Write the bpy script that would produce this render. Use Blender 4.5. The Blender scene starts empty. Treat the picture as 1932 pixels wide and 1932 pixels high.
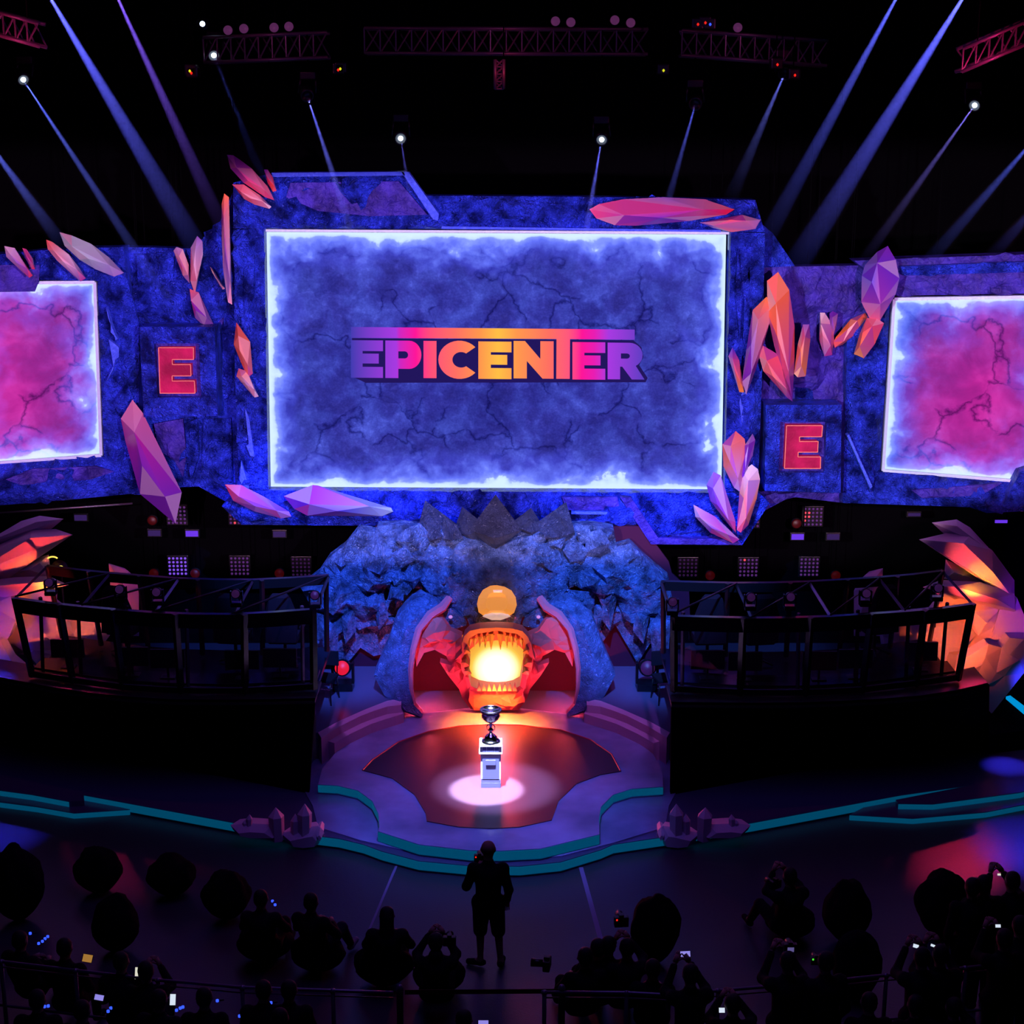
import bpy, bmesh, math, random
import numpy as np
from mathutils import Vector, noise, Matrix
from mathutils.geometry import tessellate_polygon
PI = math.pi
S = bpy.context.scene
COL = S.collection
random.seed(7)

# ------------------------------------------------------------------ camera
HC, TH, FPX = 11.2, math.radians(14.4), 3000.0
cam_d = bpy.data.cameras.new('camera'); cam = bpy.data.objects.new('camera', cam_d); COL.objects.link(cam)
cam.location = (0, 0, HC); cam.rotation_euler = (PI/2 - TH, 0, 0)
cam_d.sensor_width = 36; cam_d.sensor_height = 36; cam_d.lens = 36*FPX/1932; cam_d.clip_end = 200
S.camera = cam
S.view_settings.view_transform = 'Standard'; S.view_settings.look = 'None'
S.view_settings.exposure = 0.0; S.view_settings.gamma = 1.0; S.view_settings.use_curve_mapping = False
S.cycles.max_bounces = 5; S.cycles.diffuse_bounces = 2; S.cycles.glossy_bounces = 3
S.cycles.transmission_bounces = 4; S.cycles.volume_bounces = 0; S.cycles.transparent_max_bounces = 24
S.cycles.sample_clamp_indirect = 3.0; S.cycles.caustics_reflective = False; S.cycles.caustics_refractive = False

# pixel of the photograph -> point of the place, on the plane y = Y or z = z
def ray(x, y):
    a, b = (x-966.0)/FPX, (y-966.0)/FPX
    return Vector((a, math.cos(TH)-b*math.sin(TH), -math.sin(TH)-b*math.cos(TH)))
def PY(x, y, Y):
    d = ray(x, y); return Vector((0, 0, HC)) + d*(Y/d.y)
def PZ(x, y, z):
    d = ray(x, y); return Vector((0, 0, HC)) + d*((z-HC)/d.z)
def YF(x):                                   # depth of the stage front, its wings turned towards the hall
    if x < 240: return 29.5 - (240-x)*0.0040
    if x > 1610: return 29.5 - (x-1610)*0.0040
    return 29.5

# ------------------------------------------------------------------ light of the hall
W = bpy.data.worlds.new('hall_dark'); S.world = W; W.use_nodes = True
W.node_tree.nodes['Background'].inputs[0].default_value = (0.12, 0.08, 0.55, 1)
W.node_tree.nodes['Background'].inputs[1].default_value = 0.004

def aim(o, target):
    o.rotation_euler = (Vector(target)-o.location).to_track_quat('-Z', 'Y').to_euler()
def lamp(kind, loc, energy, color, target=None, size=0.2, angle=40, blend=0.4, spread=None, sizey=None):
    d = bpy.data.lights.new(kind.lower()+'_light', kind); d.energy = energy; d.color = color
    o = bpy.data.objects.new(kind.lower()+'_light', d); COL.objects.link(o); o.location = loc
    if kind == 'AREA':
        d.size = size
        if sizey: d.shape = 'RECTANGLE'; d.size_y = sizey
        if spread: d.spread = math.radians(spread)
    else: d.shadow_soft_size = size
    if kind == 'SPOT': d.spot_size = math.radians(angle); d.spot_blend = blend
    if target is not None: aim(o, target)
    return o

def projector(loc, energy, lo, hi, xs, cols, soft=0.012):
    """a projector with shutters: lo/hi are the slopes dz/dy it is cut at, xs the slopes dx/dy of a colour ramp"""
    o = lamp('SPOT', loc, energy, (1, 1, 1), (loc[0], 29.5, loc[2]+(lo+hi)/2*(29.5-loc[1])), 0.12, 75, 0.1)
    d = o.data; d.use_nodes = True; nt = d.node_tree; N = nt.nodes; L = nt.links
    g = N.new('ShaderNodeNewGeometry'); sp = N.new('ShaderNodeSeparateXYZ'); L.new(g.outputs['Incoming'], sp.inputs[0])
    def m(op, a, b):
        k = N.new('ShaderNodeMath'); k.operation = op
        for i, v in enumerate((a, b)):
            if isinstance(v, (int, float)): k.inputs[i].default_value = v
            else: L.new(v, k.inputs[i])
        return k.outputs[0]
    rz = m('DIVIDE', sp.outputs[2], sp.outputs[1]); rx = m('DIVIDE', sp.outputs[0], sp.outputs[1])
    def sm(v, a, b):
        k = N.new('ShaderNodeMapRange'); k.interpolation_type = 'SMOOTHSTEP'
        L.new(v, k.inputs[0]); k.inputs[1].default_value = a; k.inputs[2].default_value = b
        return k.outputs[0]
    xh = m('ABSOLUTE', m('ADD', m('MULTIPLY', rx, 21.0), loc[0]), 0)
    cut = m('SUBTRACT', rz, m('MULTIPLY', sm(xh, 6.4, 8.9), 0.055))
    mask = m('MULTIPLY', sm(cut, lo-soft, lo+soft), m('SUBTRACT', 1.0, sm(rz, hi-soft, hi+soft)))
    mr = N.new('ShaderNodeMapRange'); L.new(rx, mr.inputs[0]); mr.inputs[1].default_value = xs[0]; mr.inputs[2].default_value = xs[-1]
    cr = N.new('ShaderNodeValToRGB'); L.new(mr.outputs[0], cr.inputs[0])
    e = cr.color_ramp.elements
    for i, c in enumerate(cols):
        p = (xs[i]-xs[0])/(xs[-1]-xs[0])
        q = e[0] if i == 0 else (e[1] if i == len(cols)-1 else e.new(p))
        q.position = p; q.color = (*c, 1)
    em = N['Emission']; L.new(cr.outputs[0], em.inputs[0]); L.new(mask, em.inputs[1])
    return o

LV = (0.80, 0.60, 0.85); MG = (1.0, 0.35, 0.75)
projector((-5.0, 8, 9.5), 15000, -0.318, 0.024, (-0.25, -0.12, 0.0, 0.35, 0.45), (MG, (.9, .5, .8), LV, LV, LV))
projector((5.0, 8, 9.5), 15000, -0.318, 0.024, (-0.45, -0.35, 0.0, 0.12, 0.25), (LV, LV, LV, (.9, .5, .8), MG))
# blue profile lights on the sculpted head
lamp('SPOT', (-1.2, 16.5, 12.8), 24000, (0.07, 0.20, 1.0), (-3.4, 28.3, 3.0), 0.06, 22, 0.6)
lamp('SPOT', (1.0, 16.5, 12.8), 24000, (0.08, 0.24, 1.0), (2.7, 28.3, 3.0), 0.06, 22, 0.6)
lamp('SPOT', (-.3, 17, 12), 2600, (0.42, 0.36, .8), (-.3, 28, 3.3), 0.06, 12, 0.8)  # added lavender fill brightening the brow, not one of the blue profiles
# lavender stage wash from above the round stage
lamp('SPOT', (-0.3, 19.0, 12.0), 2900, (0.14, 0.17, 1.0), (-0.3, 23.0, 0.3), 0.4, 27, 0.7)
lamp('AREA', (0, 19, 13.5), 190, (0.25, 0.12, 1.0), (0, 22, 0), 8)  # broad overhead lamp added for the blue ambient of the hall
# white profile light on the cup
lamp('SPOT', (-1.2, 22.2, 13.5), 190000, (0.62, 0.75, 1.0), (-0.42, 23.95, 0.4), 0.05, 5.6, 0.35)
lamp('SPOT', (1.2, 22.5, 13.5), 34000, (0.5, 0.5, 1.0), (-0.25, 24.05, 0.4), 0.05, 10.0, 0.6)
for q in (-1, 1): lamp('SPOT', (-.3+q*3.2, 22, 9.5), 1300, (.5, .16, .9), (-.3+q*2.7, 27, .9), .1, 24, .9)  # added violet fill spots brightening the rear decks and steps

# ------------------------------------------------------------------ materials
def mat(name, col=(.5, .5, .5), rough=.5, spec=.5, metal=0, emit=None, es=1.0, bump=0, bscale=12, vary=0, tint=None, alpha=None, detail=6, attr=None, coat=0, brough=.62, crinkle=False):
    m = bpy.data.materials.new(name); m.use_nodes = True; nt = m.node_tree; N = nt.nodes; L = nt.links
    p = N['Principled BSDF']
    p.inputs['Base Color'].default_value = (*col, 1); p.inputs['Roughness'].default_value = rough
    p.inputs['Specular IOR Level'].default_value = spec; p.inputs['Metallic'].default_value = metal
    p.inputs['Coat Weight'].default_value = coat
    if tint: p.inputs['Specular Tint'].default_value = (*tint, 1)
    if emit: p.inputs['Emission Color'].default_value = (*emit, 1); p.inputs['Emission Strength'].default_value = es
    tc = N.new('ShaderNodeTexCoord')
    if bump:
        n = N.new('ShaderNodeTexNoise'); n.inputs['Scale'].default_value = bscale; n.inputs['Detail'].default_value = detail; n.inputs['Roughness'].default_value = brough
        n.inputs['Distortion'].default_value = .6
        L.new(tc.outputs['Object'], n.inputs[0])
        b = N.new('ShaderNodeBump'); b.inputs['Strength'].default_value = 1; b.inputs['Distance'].default_value = bump
        if crinkle:
            va = N.new('ShaderNodeVectorMath'); va.operation = 'MULTIPLY_ADD'; L.new(n.outputs[1], va.inputs[0]); va.inputs[1].default_value = (.35, .35, .35); L.new(tc.outputs['Object'], va.inputs[2])
            hs = []
            for sc_, w_ in ((bscale*.8, 1.0), (bscale*2.4, .5)):
                vo = N.new('ShaderNodeTexVoronoi'); vo.feature = 'F1'; vo.inputs['Scale'].default_value = sc_; L.new(va.outputs[0], vo.inputs['Vector'])
                mu = N.new('ShaderNodeMath'); mu.operation = 'MULTIPLY'; L.new(vo.outputs['Distance'], mu.inputs[0]); mu.inputs[1].default_value = w_; hs.append(mu.outputs[0])
            ad = N.new('ShaderNodeMath'); L.new(hs[0], ad.inputs[0]); L.new(hs[1], ad.inputs[1])
            ad2 = N.new('ShaderNodeMath'); L.new(ad.outputs[0], ad2.inputs[0]); L.new(n.outputs[0], ad2.inputs[1]); L.new(ad2.outputs[0], b.inputs['Height'])
        else: L.new(n.outputs[0], b.inputs['Height'])
        L.new(b.outputs[0], p.inputs['Normal'])
    if vary:
        n2 = N.new('ShaderNodeTexNoise'); n2.inputs['Scale'].default_value = bscale*.35; n2.inputs['Detail'].default_value = 5
        L.new(tc.outputs['Object'], n2.inputs[0])
        r = N.new('ShaderNodeValToRGB'); r.color_ramp.elements[0].position = .35; r.color_ramp.elements[1].position = .65
        r.color_ramp.elements[0].color = (*[c*(1-vary) for c in col], 1); r.color_ramp.elements[1].color = (*[min(1, c*(1+vary)) for c in col], 1)
        L.new(n2.outputs[0], r.inputs[0]); L.new(r.outputs[0], p.inputs['Base Color'])
    if attr:
        a = N.new('ShaderNodeVertexColor'); a.layer_name = attr; L.new(a.outputs[0], p.inputs['Base Color'])
    return m
def glass_mat(name, tint=(.9, .92, 1), glossy=.08):
    m = bpy.data.materials.new(name); m.use_nodes = True; nt = m.node_tree; N = nt.nodes; L = nt.links; N.clear()
    o = N.new('ShaderNodeOutputMaterial'); t = N.new('ShaderNodeBsdfTransparent'); t.inputs[0].default_value = (*tint, 1)
    g = N.new('ShaderNodeBsdfGlossy'); g.inputs['Roughness'].default_value = .04; mx = N.new('ShaderNodeMixShader'); mx.inputs[0].default_value = glossy
    L.new(t.outputs[0], mx.inputs[1]); L.new(g.outputs[0], mx.inputs[2]); L.new(mx.outputs[0], o.inputs[0]); return m

M = {}
M['rock'] = mat('blue_rock', (.018, .040, .66), .30, 1.0, bump=.10, bscale=9, vary=.8, tint=(.22, .35, 1), detail=4, brough=.5, crinkle=True)  # blue of the scenic light is put into the base colour
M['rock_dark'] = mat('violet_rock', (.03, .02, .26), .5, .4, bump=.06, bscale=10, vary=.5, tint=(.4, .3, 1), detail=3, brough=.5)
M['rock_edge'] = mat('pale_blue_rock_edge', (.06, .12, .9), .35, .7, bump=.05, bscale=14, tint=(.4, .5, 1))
M['hide'] = mat('grey_blue_rock_hide', (.085, .16, .38), .27, 1.0, bump=.065, bscale=11, vary=.6, detail=3, brough=.5, crinkle=True)
M['tusk'] = mat('tusk_stone', (.11, .19, .46), .34, .9, bump=.05, bscale=12, vary=.4, detail=3, brough=.5, crinkle=True)
M['flesh'] = mat('pink_faceted_paint', (.80, .17, .17), .55, .25)
M['tusk_redlit'] = mat('red_lit_tusk_side', (.8, .20, .28), .5, .25, bump=.015, bscale=20)  # pink base colour stands for red mouth light on this side
M['crystal'] = mat('projection_tinted_crystal', (1, 1, 1), .28, .5, attr='Col')  # facet colours carry projected light as well as print
M['claw'] = mat('white_faceted_board', (.72, .70, .74), .6, .2)
M['black'] = mat('black_metal', (.004, .004, .006), .35, .4)
M['blackgloss'] = mat('black_gloss', (.003, .003, .006), .25, .5)
M['matte'] = mat('matte_black', (.0012, .001, .002), .9, .02)
M['maroon'] = mat('maroon_backing', (.05, .008, .03), .8, .1)
M['floor'] = mat('hall_floor', (.045, .04, .06), .34, .45, bump=.002, bscale=30)
M['walk'] = mat('walkway_laminate', (.10, .09, .19), .22, .5, bump=.001, bscale=20)
M['stage'] = mat('stage_laminate_projection', (.30, .30, .55), .13, .5, vary=.35, bscale=2.2)  # lighter patches stand in for the projected marble pattern
M['disc'] = mat('wine_stage_disc', (.055, .026, .045), .40, .3)
M['step'] = mat('pink_step_board', (.62, .34, .50), .5, .3)
M['strip'] = mat('teal_led_strip', (0, .05, .08), .4, .3, emit=(0.0, .055, .12), es=1)
M['strip2'] = mat('bright_teal_led_strip', (0, .1, .2), .4, .3, emit=(0.0, .35, .8), es=.8)
M['tape'] = mat('pale_floor_tape', (.28, .26, .45), .6, .2)
M['rail'] = mat('steel_rail', (.16, .13, .20), .35, .5, metal=.6)
M['silver'] = mat('polished_silver', (.85, .85, .9), .13, .5, metal=1)
M['plinth_w'] = mat('white_plinth', (.6, .6, .66), .4, .5)
M['plinth_d'] = mat('slate_panel', (.10, .10, .24), .4, .5)
M['skin'] = mat('skin', (.30, .16, .12), .6, .3)
M['cloth'] = mat('black_cloth', (.006, .005, .009), .9, .1)
M['cloth2'] = mat('charcoal_cloth', (.009, .007, .013), .9, .1)
M['cloth3'] = mat('rust_cloth', (.10, .012, .006), .9, .1)
M['hair'] = mat('dark_hair', (.006, .004, .006), .7, .3)
M['denim'] = mat('dark_denim', (.012, .012, .03), .9, .1)
M['shoe'] = mat('grey_shoe', (.16, .14, .2), .6, .3)
M['fabric'] = mat('black_beanbag_fabric', (.0035, .003, .006), .95, .05)
M['glass'] = glass_mat('booth_glass')
M['lens_w'] = mat('white_lamp_lens', (0, 0, 0), emit=(.62, .75, 1), es=6)
M['lens_red'] = mat('red_lamp_lens', (.1, 0, 0), emit=(1, .01, .04), es=.75)
M['lens_or'] = mat('orange_lamp_lens', (.1, .05, 0), emit=(1, .45, .08), es=9)
M['lens_ye'] = mat('yellow_lamp_lens', (.1, .1, 0), emit=(1, .75, .12), es=1.2)
M['lens_pu'] = mat('violet_lens', (.02, 0, .05), emit=(.25, .09, .9), es=.85)
M['lens_pd'] = mat('dim_violet_lens', (.02, 0, .03), emit=(.12, .03, .22), es=.6)
M['lens_dk'] = mat('faint_violet_lens', (.02, 0, .03), emit=(.05, .012, .09), es=.45)
M['lens_rp'] = mat('pink_red_lens', (.02, 0, .03), emit=(1, .08, .12), es=.9)
M['lens_dr'] = mat('dark_red_lens', (.03, 0, 0), emit=(.05, .001, .002), es=.6)
M['led_blue'] = mat('blue_led', (0, 0, .1), emit=(.03, .08, 1), es=1.6)
M['led_red'] = mat('red_led', (0, 0, 0), emit=(1, .02, .01), es=.9)
M['led_green'] = mat('green_led', (0, 0, 0), emit=(.1, 1, .05), es=.7)
M['led_yel'] = mat('yellow_led', (0, 0, 0), emit=(.9, .9, .02), es=.8)
M['dragon'] = M['hide']

def screen_like(name, scale, stops, amount=1.0):
    m = mat(name, (0, 0, 0), .5, .2); return m

# ------------------------------------------------------------------ mesh helpers
def link(name, me, parent=None, mats=None):
    o = bpy.data.objects.new(name, me); COL.objects.link(o)
    if parent is not None:
        o.parent = parent; o.matrix_parent_inverse = Matrix.Translation(parent.location).inverted()
    for m in (mats if isinstance(mats, (list, tuple)) else [mats]):
        if m is not None: me.materials.append(m)
    return o
def tag(o, label=None, cat=None, group=None, kind=None):
    if label: o['label'] = label
    if cat: o['category'] = cat
    if group: o['group'] = group
    if kind: o['kind'] = kind
    return o
def empty(name, loc, label, cat, group=None):
    o = bpy.data.objects.new(name, None); COL.objects.link(o); o.location = loc; o.empty_display_size = .1
    return tag(o, label, cat, group)
def from_bm(name, bm, parent, mats, smooth=False):
    me = bpy.data.meshes.new(name); bm.normal_update(); bm.to_mesh(me); bm.free()
    if smooth:
        for p in me.polygons: p.use_smooth = True
    return link(name, me, parent, mats)
def raw(name, V, Fc, parent, mats, smooth=False):
    me = bpy.data.meshes.new(name); me.from_pydata([tuple(v) for v in V], [], [tuple(f) for f in Fc]); me.validate()
    bm = bmesh.new(); bm.from_mesh(me); bmesh.ops.recalc_face_normals(bm, faces=bm.faces); bm.to_mesh(me); bm.free()
    if smooth:
        for p in me.polygons: p.use_smooth = True
    return link(name, me, parent, mats)
def solid(name, front, back, parent, mats):
    """closed solid between two matching loops of points (any outline)"""
    n = len(front); V = list(front)+list(back)
    tris = tessellate_polygon([[Vector(v) for v in front]])
    Fc = [tuple(t) for t in tris] + [tuple(n+i for i in reversed(t)) for t in tris]
    Fc += [(i, (i+1) % n, n+(i+1) % n, n+i) for i in range(n)]
    return raw(name, V, Fc, parent, mats)
def slabY(name, px, Y, t, parent, m):      # upright board traced at depth Y
    f = [PY(x, y, Y(x) if callable(Y) else Y) for x, y in px]
    return solid(name, f, [v+Vector((0, t, 0)) for v in f], parent, m)
def slabZ(name, px, z, t, parent, m):      # lying slab whose top is at z
    f = [PZ(x, y, z) for x, y in px]
    return solid(name, f, [v-Vector((0, 0, t)) for v in f], parent, m)
def box(name, c, s, parent, m, rz=0, bev=0):
    bm = bmesh.new(); bmesh.ops.create_cube(bm, size=1)
    bmesh.ops.scale(bm, vec=s, verts=bm.verts)
    if bev: bmesh.ops.bevel(bm, geom=bm.edges[:], offset=bev, segments=2, affect='EDGES', profile=.6)
    bmesh.ops.rotate(bm, cent=(0, 0, 0), matrix=Matrix.Rotation(rz, 3, 'Z'), verts=bm.verts)
    bmesh.ops.translate(bm, vec=c, verts=bm.verts)
    return from_bm(name, bm, parent, m)
def tube_bm(bm, pts, radii, n=8, flat=1.0):
    pts = [Vector(p) for p in pts]; rings = []
    if not isinstance(radii, (list, tuple)): radii = [radii]*len(pts)
    prev = None
    for i, p in enumerate(pts):
        d = (pts[min(i+1, len(pts)-1)]-pts[max(i-1, 0)]).normalized()
        if prev is None:
            u = d.cross(Vector((0, 0, 1)) if abs(d.z) < .9 else Vector((1, 0, 0))).normalized()
        else: u = (prev - d*prev.dot(d)).normalized()
        prev = u; v = d.cross(u)
        rings.append([bm.verts.new(p+(u*math.cos(2*PI*k/n)+v*math.sin(2*PI*k/n)*flat)*radii[i]) for k in range(n)])
    for a, b in zip(rings, rings[1:]):
        for k in range(n): bm.faces.new((a[k], a[(k+1) % n], b[(k+1) % n], b[k]))
    bm.faces.new(list(reversed(rings[0]))); bm.faces.new(rings[-1])
def tube(name, pts, r, parent, m, n=8, smooth=True, flat=1.0):
    bm = bmesh.new(); tube_bm(bm, pts, r, n, flat); bmesh.ops.recalc_face_normals(bm, faces=bm.faces)
    return from_bm(name, bm, parent, m, smooth)
def lathe(name, prof, c, parent, m, n=32, axis=None, smooth=True):
    bm = bmesh.new(); rings = []
    q = Vector((0, 0, 1)).rotation_difference(Vector(axis)) if axis is not None else None
    for r, z in prof:
        ring = []
        for k in range(n):
            v = Vector((max(r, 1e-4)*math.cos(2*PI*k/n), max(r, 1e-4)*math.sin(2*PI*k/n), z))
            if q: v = q @ v
            ring.append(bm.verts.new(v+Vector(c)))
        rings.append(ring)
    for a, b in zip(rings, rings[1:]):
        for k in range(n): bm.faces.new((a[k], a[(k+1) % n], b[(k+1) % n], b[k]))
    bm.faces.new(list(reversed(rings[0]))); bm.faces.new(rings[-1])
    bmesh.ops.recalc_face_normals(bm, faces=bm.faces)
    return from_bm(name, bm, parent, m, smooth)
def hull(name, pts, parent, m, smooth=False):
    bm = bmesh.new()
    for p in pts: bm.verts.new(p)
    r = bmesh.ops.convex_hull(bm, input=bm.verts)
    loose = [v for v in bm.verts if not v.link_faces]
    bmesh.ops.delete(bm, geom=loose, context='VERTS')
    bmesh.ops.dissolve_limit(bm, angle_limit=.03, verts=bm.verts, edges=bm.edges)
    bmesh.ops.recalc_face_normals(bm, faces=bm.faces)
    return from_bm(name, bm, parent, m, smooth)
def crag(name, px, Y, t, parent, m, L=.28, amp=.10, seed=0, bulge=0.0, sc=1.3):
    """a slab of rock: outline at depth Y, front face broken into facets with real relief"""
    Yf = Y if callable(Y) else (lambda x: Y)
    f = [PY(x, y, Yf(x)) for x, y in px]
    bm = bmesh.new(); vs = [bm.verts.new(p) for p in f]
    for t3 in tessellate_polygon([f]): bm.faces.new([vs[i] for i in t3])
    for _ in range(6):
        long = [e for e in bm.edges if e.calc_length() > L]
        if not long: break
        bmesh.ops.subdivide_edges(bm, edges=long, cuts=1, use_grid_fill=False)
        bmesh.ops.triangulate(bm, faces=bm.faces)
        bmesh.ops.beautify_fill(bm, faces=bm.faces, edges=[e for e in bm.edges if not e.is_boundary])
    bound = {v for e in bm.edges if e.is_boundary for v in e.verts}
    rnd = random.Random(seed)
    cx = sum((v.co for v in bm.verts), Vector())/len(bm.verts)
    bd = [v.co.copy() for v in bound]
    for v in bm.verts:
        if v in bound: continue
        p = v.co*sc + Vector((seed*3.1, 0, seed*1.7))
        h = noise.noise(p)*1.0 + .5*noise.noise(p*2.3)
        h += .8*(noise.cell(p*1.1)-.5)
        dist = min((v.co-b).length for b in bd)
        v.co.x += rnd.uniform(-.25, .25)*L; v.co.z += rnd.uniform(-.25, .25)*L
        v.co.y -= max(amp*(1.7 if m is M['rock'] else 1)*(h+.75), 0.01) * min(1, dist/(L*1.2)+.3) + bulge*min(1, dist/1.2)**.7
    bmesh.ops.recalc_face_normals(bm, faces=bm.faces)
    # closed back
    edges = [e for e in bm.edges if e.is_boundary]
    r = bmesh.ops.extrude_edge_only(bm, edges=edges)
    nv = [g for g in r['geom'] if isinstance(g, bmesh.types.BMVert)]
    for v in nv: v.co.y += t
    bmesh.ops.holes_fill(bm, edges=[e for e in bm.edges if e.is_boundary])
    bmesh.ops.triangulate(bm, faces=[f_ for f_ in bm.faces if len(f_.verts) > 4])
    bmesh.ops.recalc_face_normals(bm, faces=bm.faces)
    return from_bm(name, bm, parent, m)

# signed distance bodies -> one continuous mesh (surface nets)
def sdf_arrays(prims, res, k=.035, pad=.08):
    P = np.array([p[0] for p in prims]+[p[1] for p in prims]); R = max(max(p[2], p[3]) for p in prims)
    lo = P.min(0)-R-pad; hi = P.max(0)+R+pad
    n = np.ceil((hi-lo)/res).astype(int)+1
    g = np.stack(np.meshgrid(*[lo[i]+res*np.arange(n[i]) for i in range(3)], indexing='ij'), -1)
    D = None
    for a, b, ra, rb in prims:
        a = np.array(a); b = np.array(b); ab = b-a; L2 = max(ab@ab, 1e-9)
        t = np.clip(((g-a)@ab)/L2, 0, 1)
        d = np.linalg.norm(g-a-t[..., None]*ab, axis=-1)-(ra+(rb-ra)*t)
        if D is None: D = d
        else:
            h = np.clip(.5+.5*(D-d)/k, 0, 1); D = D*(1-h)+d*h-k*h*(1-h)
    return D, lo
def nets(D, lo, res):
    s = D < 0; n = D.shape
    c = [(i, j, l) for i in (0, 1) for j in (0, 1) for l in (0, 1)]
    sl = lambda A, o: A[o[0]:n[0]-1+o[0], o[1]:n[1]-1+o[1], o[2]:n[2]-1+o[2]]
    cnt = sum(sl(s, o).astype(int) for o in c); act = (cnt > 0) & (cnt < 8)
    acc = np.zeros(act.shape+(3,)); w = np.zeros(act.shape)
    for a in c:
        for ax in range(3):
            if a[ax]: continue
            b = list(a); b[ax] = 1; b = tuple(b)
            A, B = sl(D, a), sl(D, b); cr = (A < 0) != (B < 0)
            t = np.where(cr, A/np.where(cr, A-B, 1), 0)
            for q in range(3):
                acc[..., q] += np.where(cr, a[q]+(t if q == ax else 0), 0)
            w += cr
    idx = -np.ones(act.shape, int); idx[act] = np.arange(act.sum())
    ijk = np.argwhere(act); V = lo+res*(ijk+acc[act]/w[act][:, None])
    Fs = []
    for ax in range(3):
        o1, o2 = [q for q in range(3) if q != ax]
        A = np.moveaxis(s, ax, 0); cr = A[:-1] != A[1:]; cr = np.moveaxis(cr, 0, ax)
        for e in np.argwhere(cr):
            if e[o1] < 1 or e[o2] < 1 or e[o1] >= n[o1]-1 or e[o2] >= n[o2]-1: continue
            q = []
            for d1, d2 in ((0, 0), (1, 0), (1, 1), (0, 1)):
                f = e.copy(); f[o1] -= d1; f[o2] -= d2; q.append(idx[tuple(f)])
            Fs.append(q)
    return V, Fs
def sdf_obj(name, prims, res, parent, m, k=.035, cut=None, extra=None):
    D, lo = sdf_arrays(prims, res, k)
    if cut is not None:
        n = D.shape; g = np.stack(np.meshgrid(*[lo[i]+res*np.arange(n[i]) for i in range(3)], indexing='ij'), -1)
        D = np.maximum(D, cut(g))
    V, Fs = nets(D, lo, res)
    me = bpy.data.meshes.new(name); me.from_pydata([tuple(v) for v in V], [], [tuple(int(i) for i in f) for f in Fs])
    bm = bmesh.new(); bm.from_mesh(me)
    if extra:
        for pts, r in extra: tube_bm(bm, pts, r, 6)
    bmesh.ops.recalc_face_normals(bm, faces=bm.faces); bm.to_mesh(me); bm.free()
    for p in me.polygons: p.use_smooth = True
    return link(name, me, parent, m)
def structure(o): o['kind'] = 'structure'; return o
def copy_tree(o, parent=None, **kw):
    c = o.copy(); COL.objects.link(c)
    if parent is not None: c.parent = parent
    for ch in o.children: copy_tree(ch, c)
    return c
def mx(px, a=933): return [(2*a-x, y) for x, y in px]

def lin(r, g, b):
    f = lambda c: (c/255/12.92) if c/255 <= .04045 else ((c/255+.055)/1.055)**2.4
    return (f(r), f(g), f(b))
# ------------------------------------------------------------------ hall shell
o = structure(box('floor', (0, 14, -.05), (60, 50, .1), None, M['floor']))
o = structure(box('wall_back', (0, 38.2, 9), (60, .3, 18), None, M['matte']))
o = structure(box('wall_left', (-29.8, 14, 9), (.3, 50, 18), None, M['matte']))
o = structure(box('wall_right', (29.8, 14, 9), (.3, 50, 18), None, M['matte']))
o = structure(box('ceiling', (0, 14, 18.1), (60, 50, .2), None, M['matte']))
bk = structure(box('partition', (0, 32.4, 2.4), (34, .15, 4.8), None, M['matte']))

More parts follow.
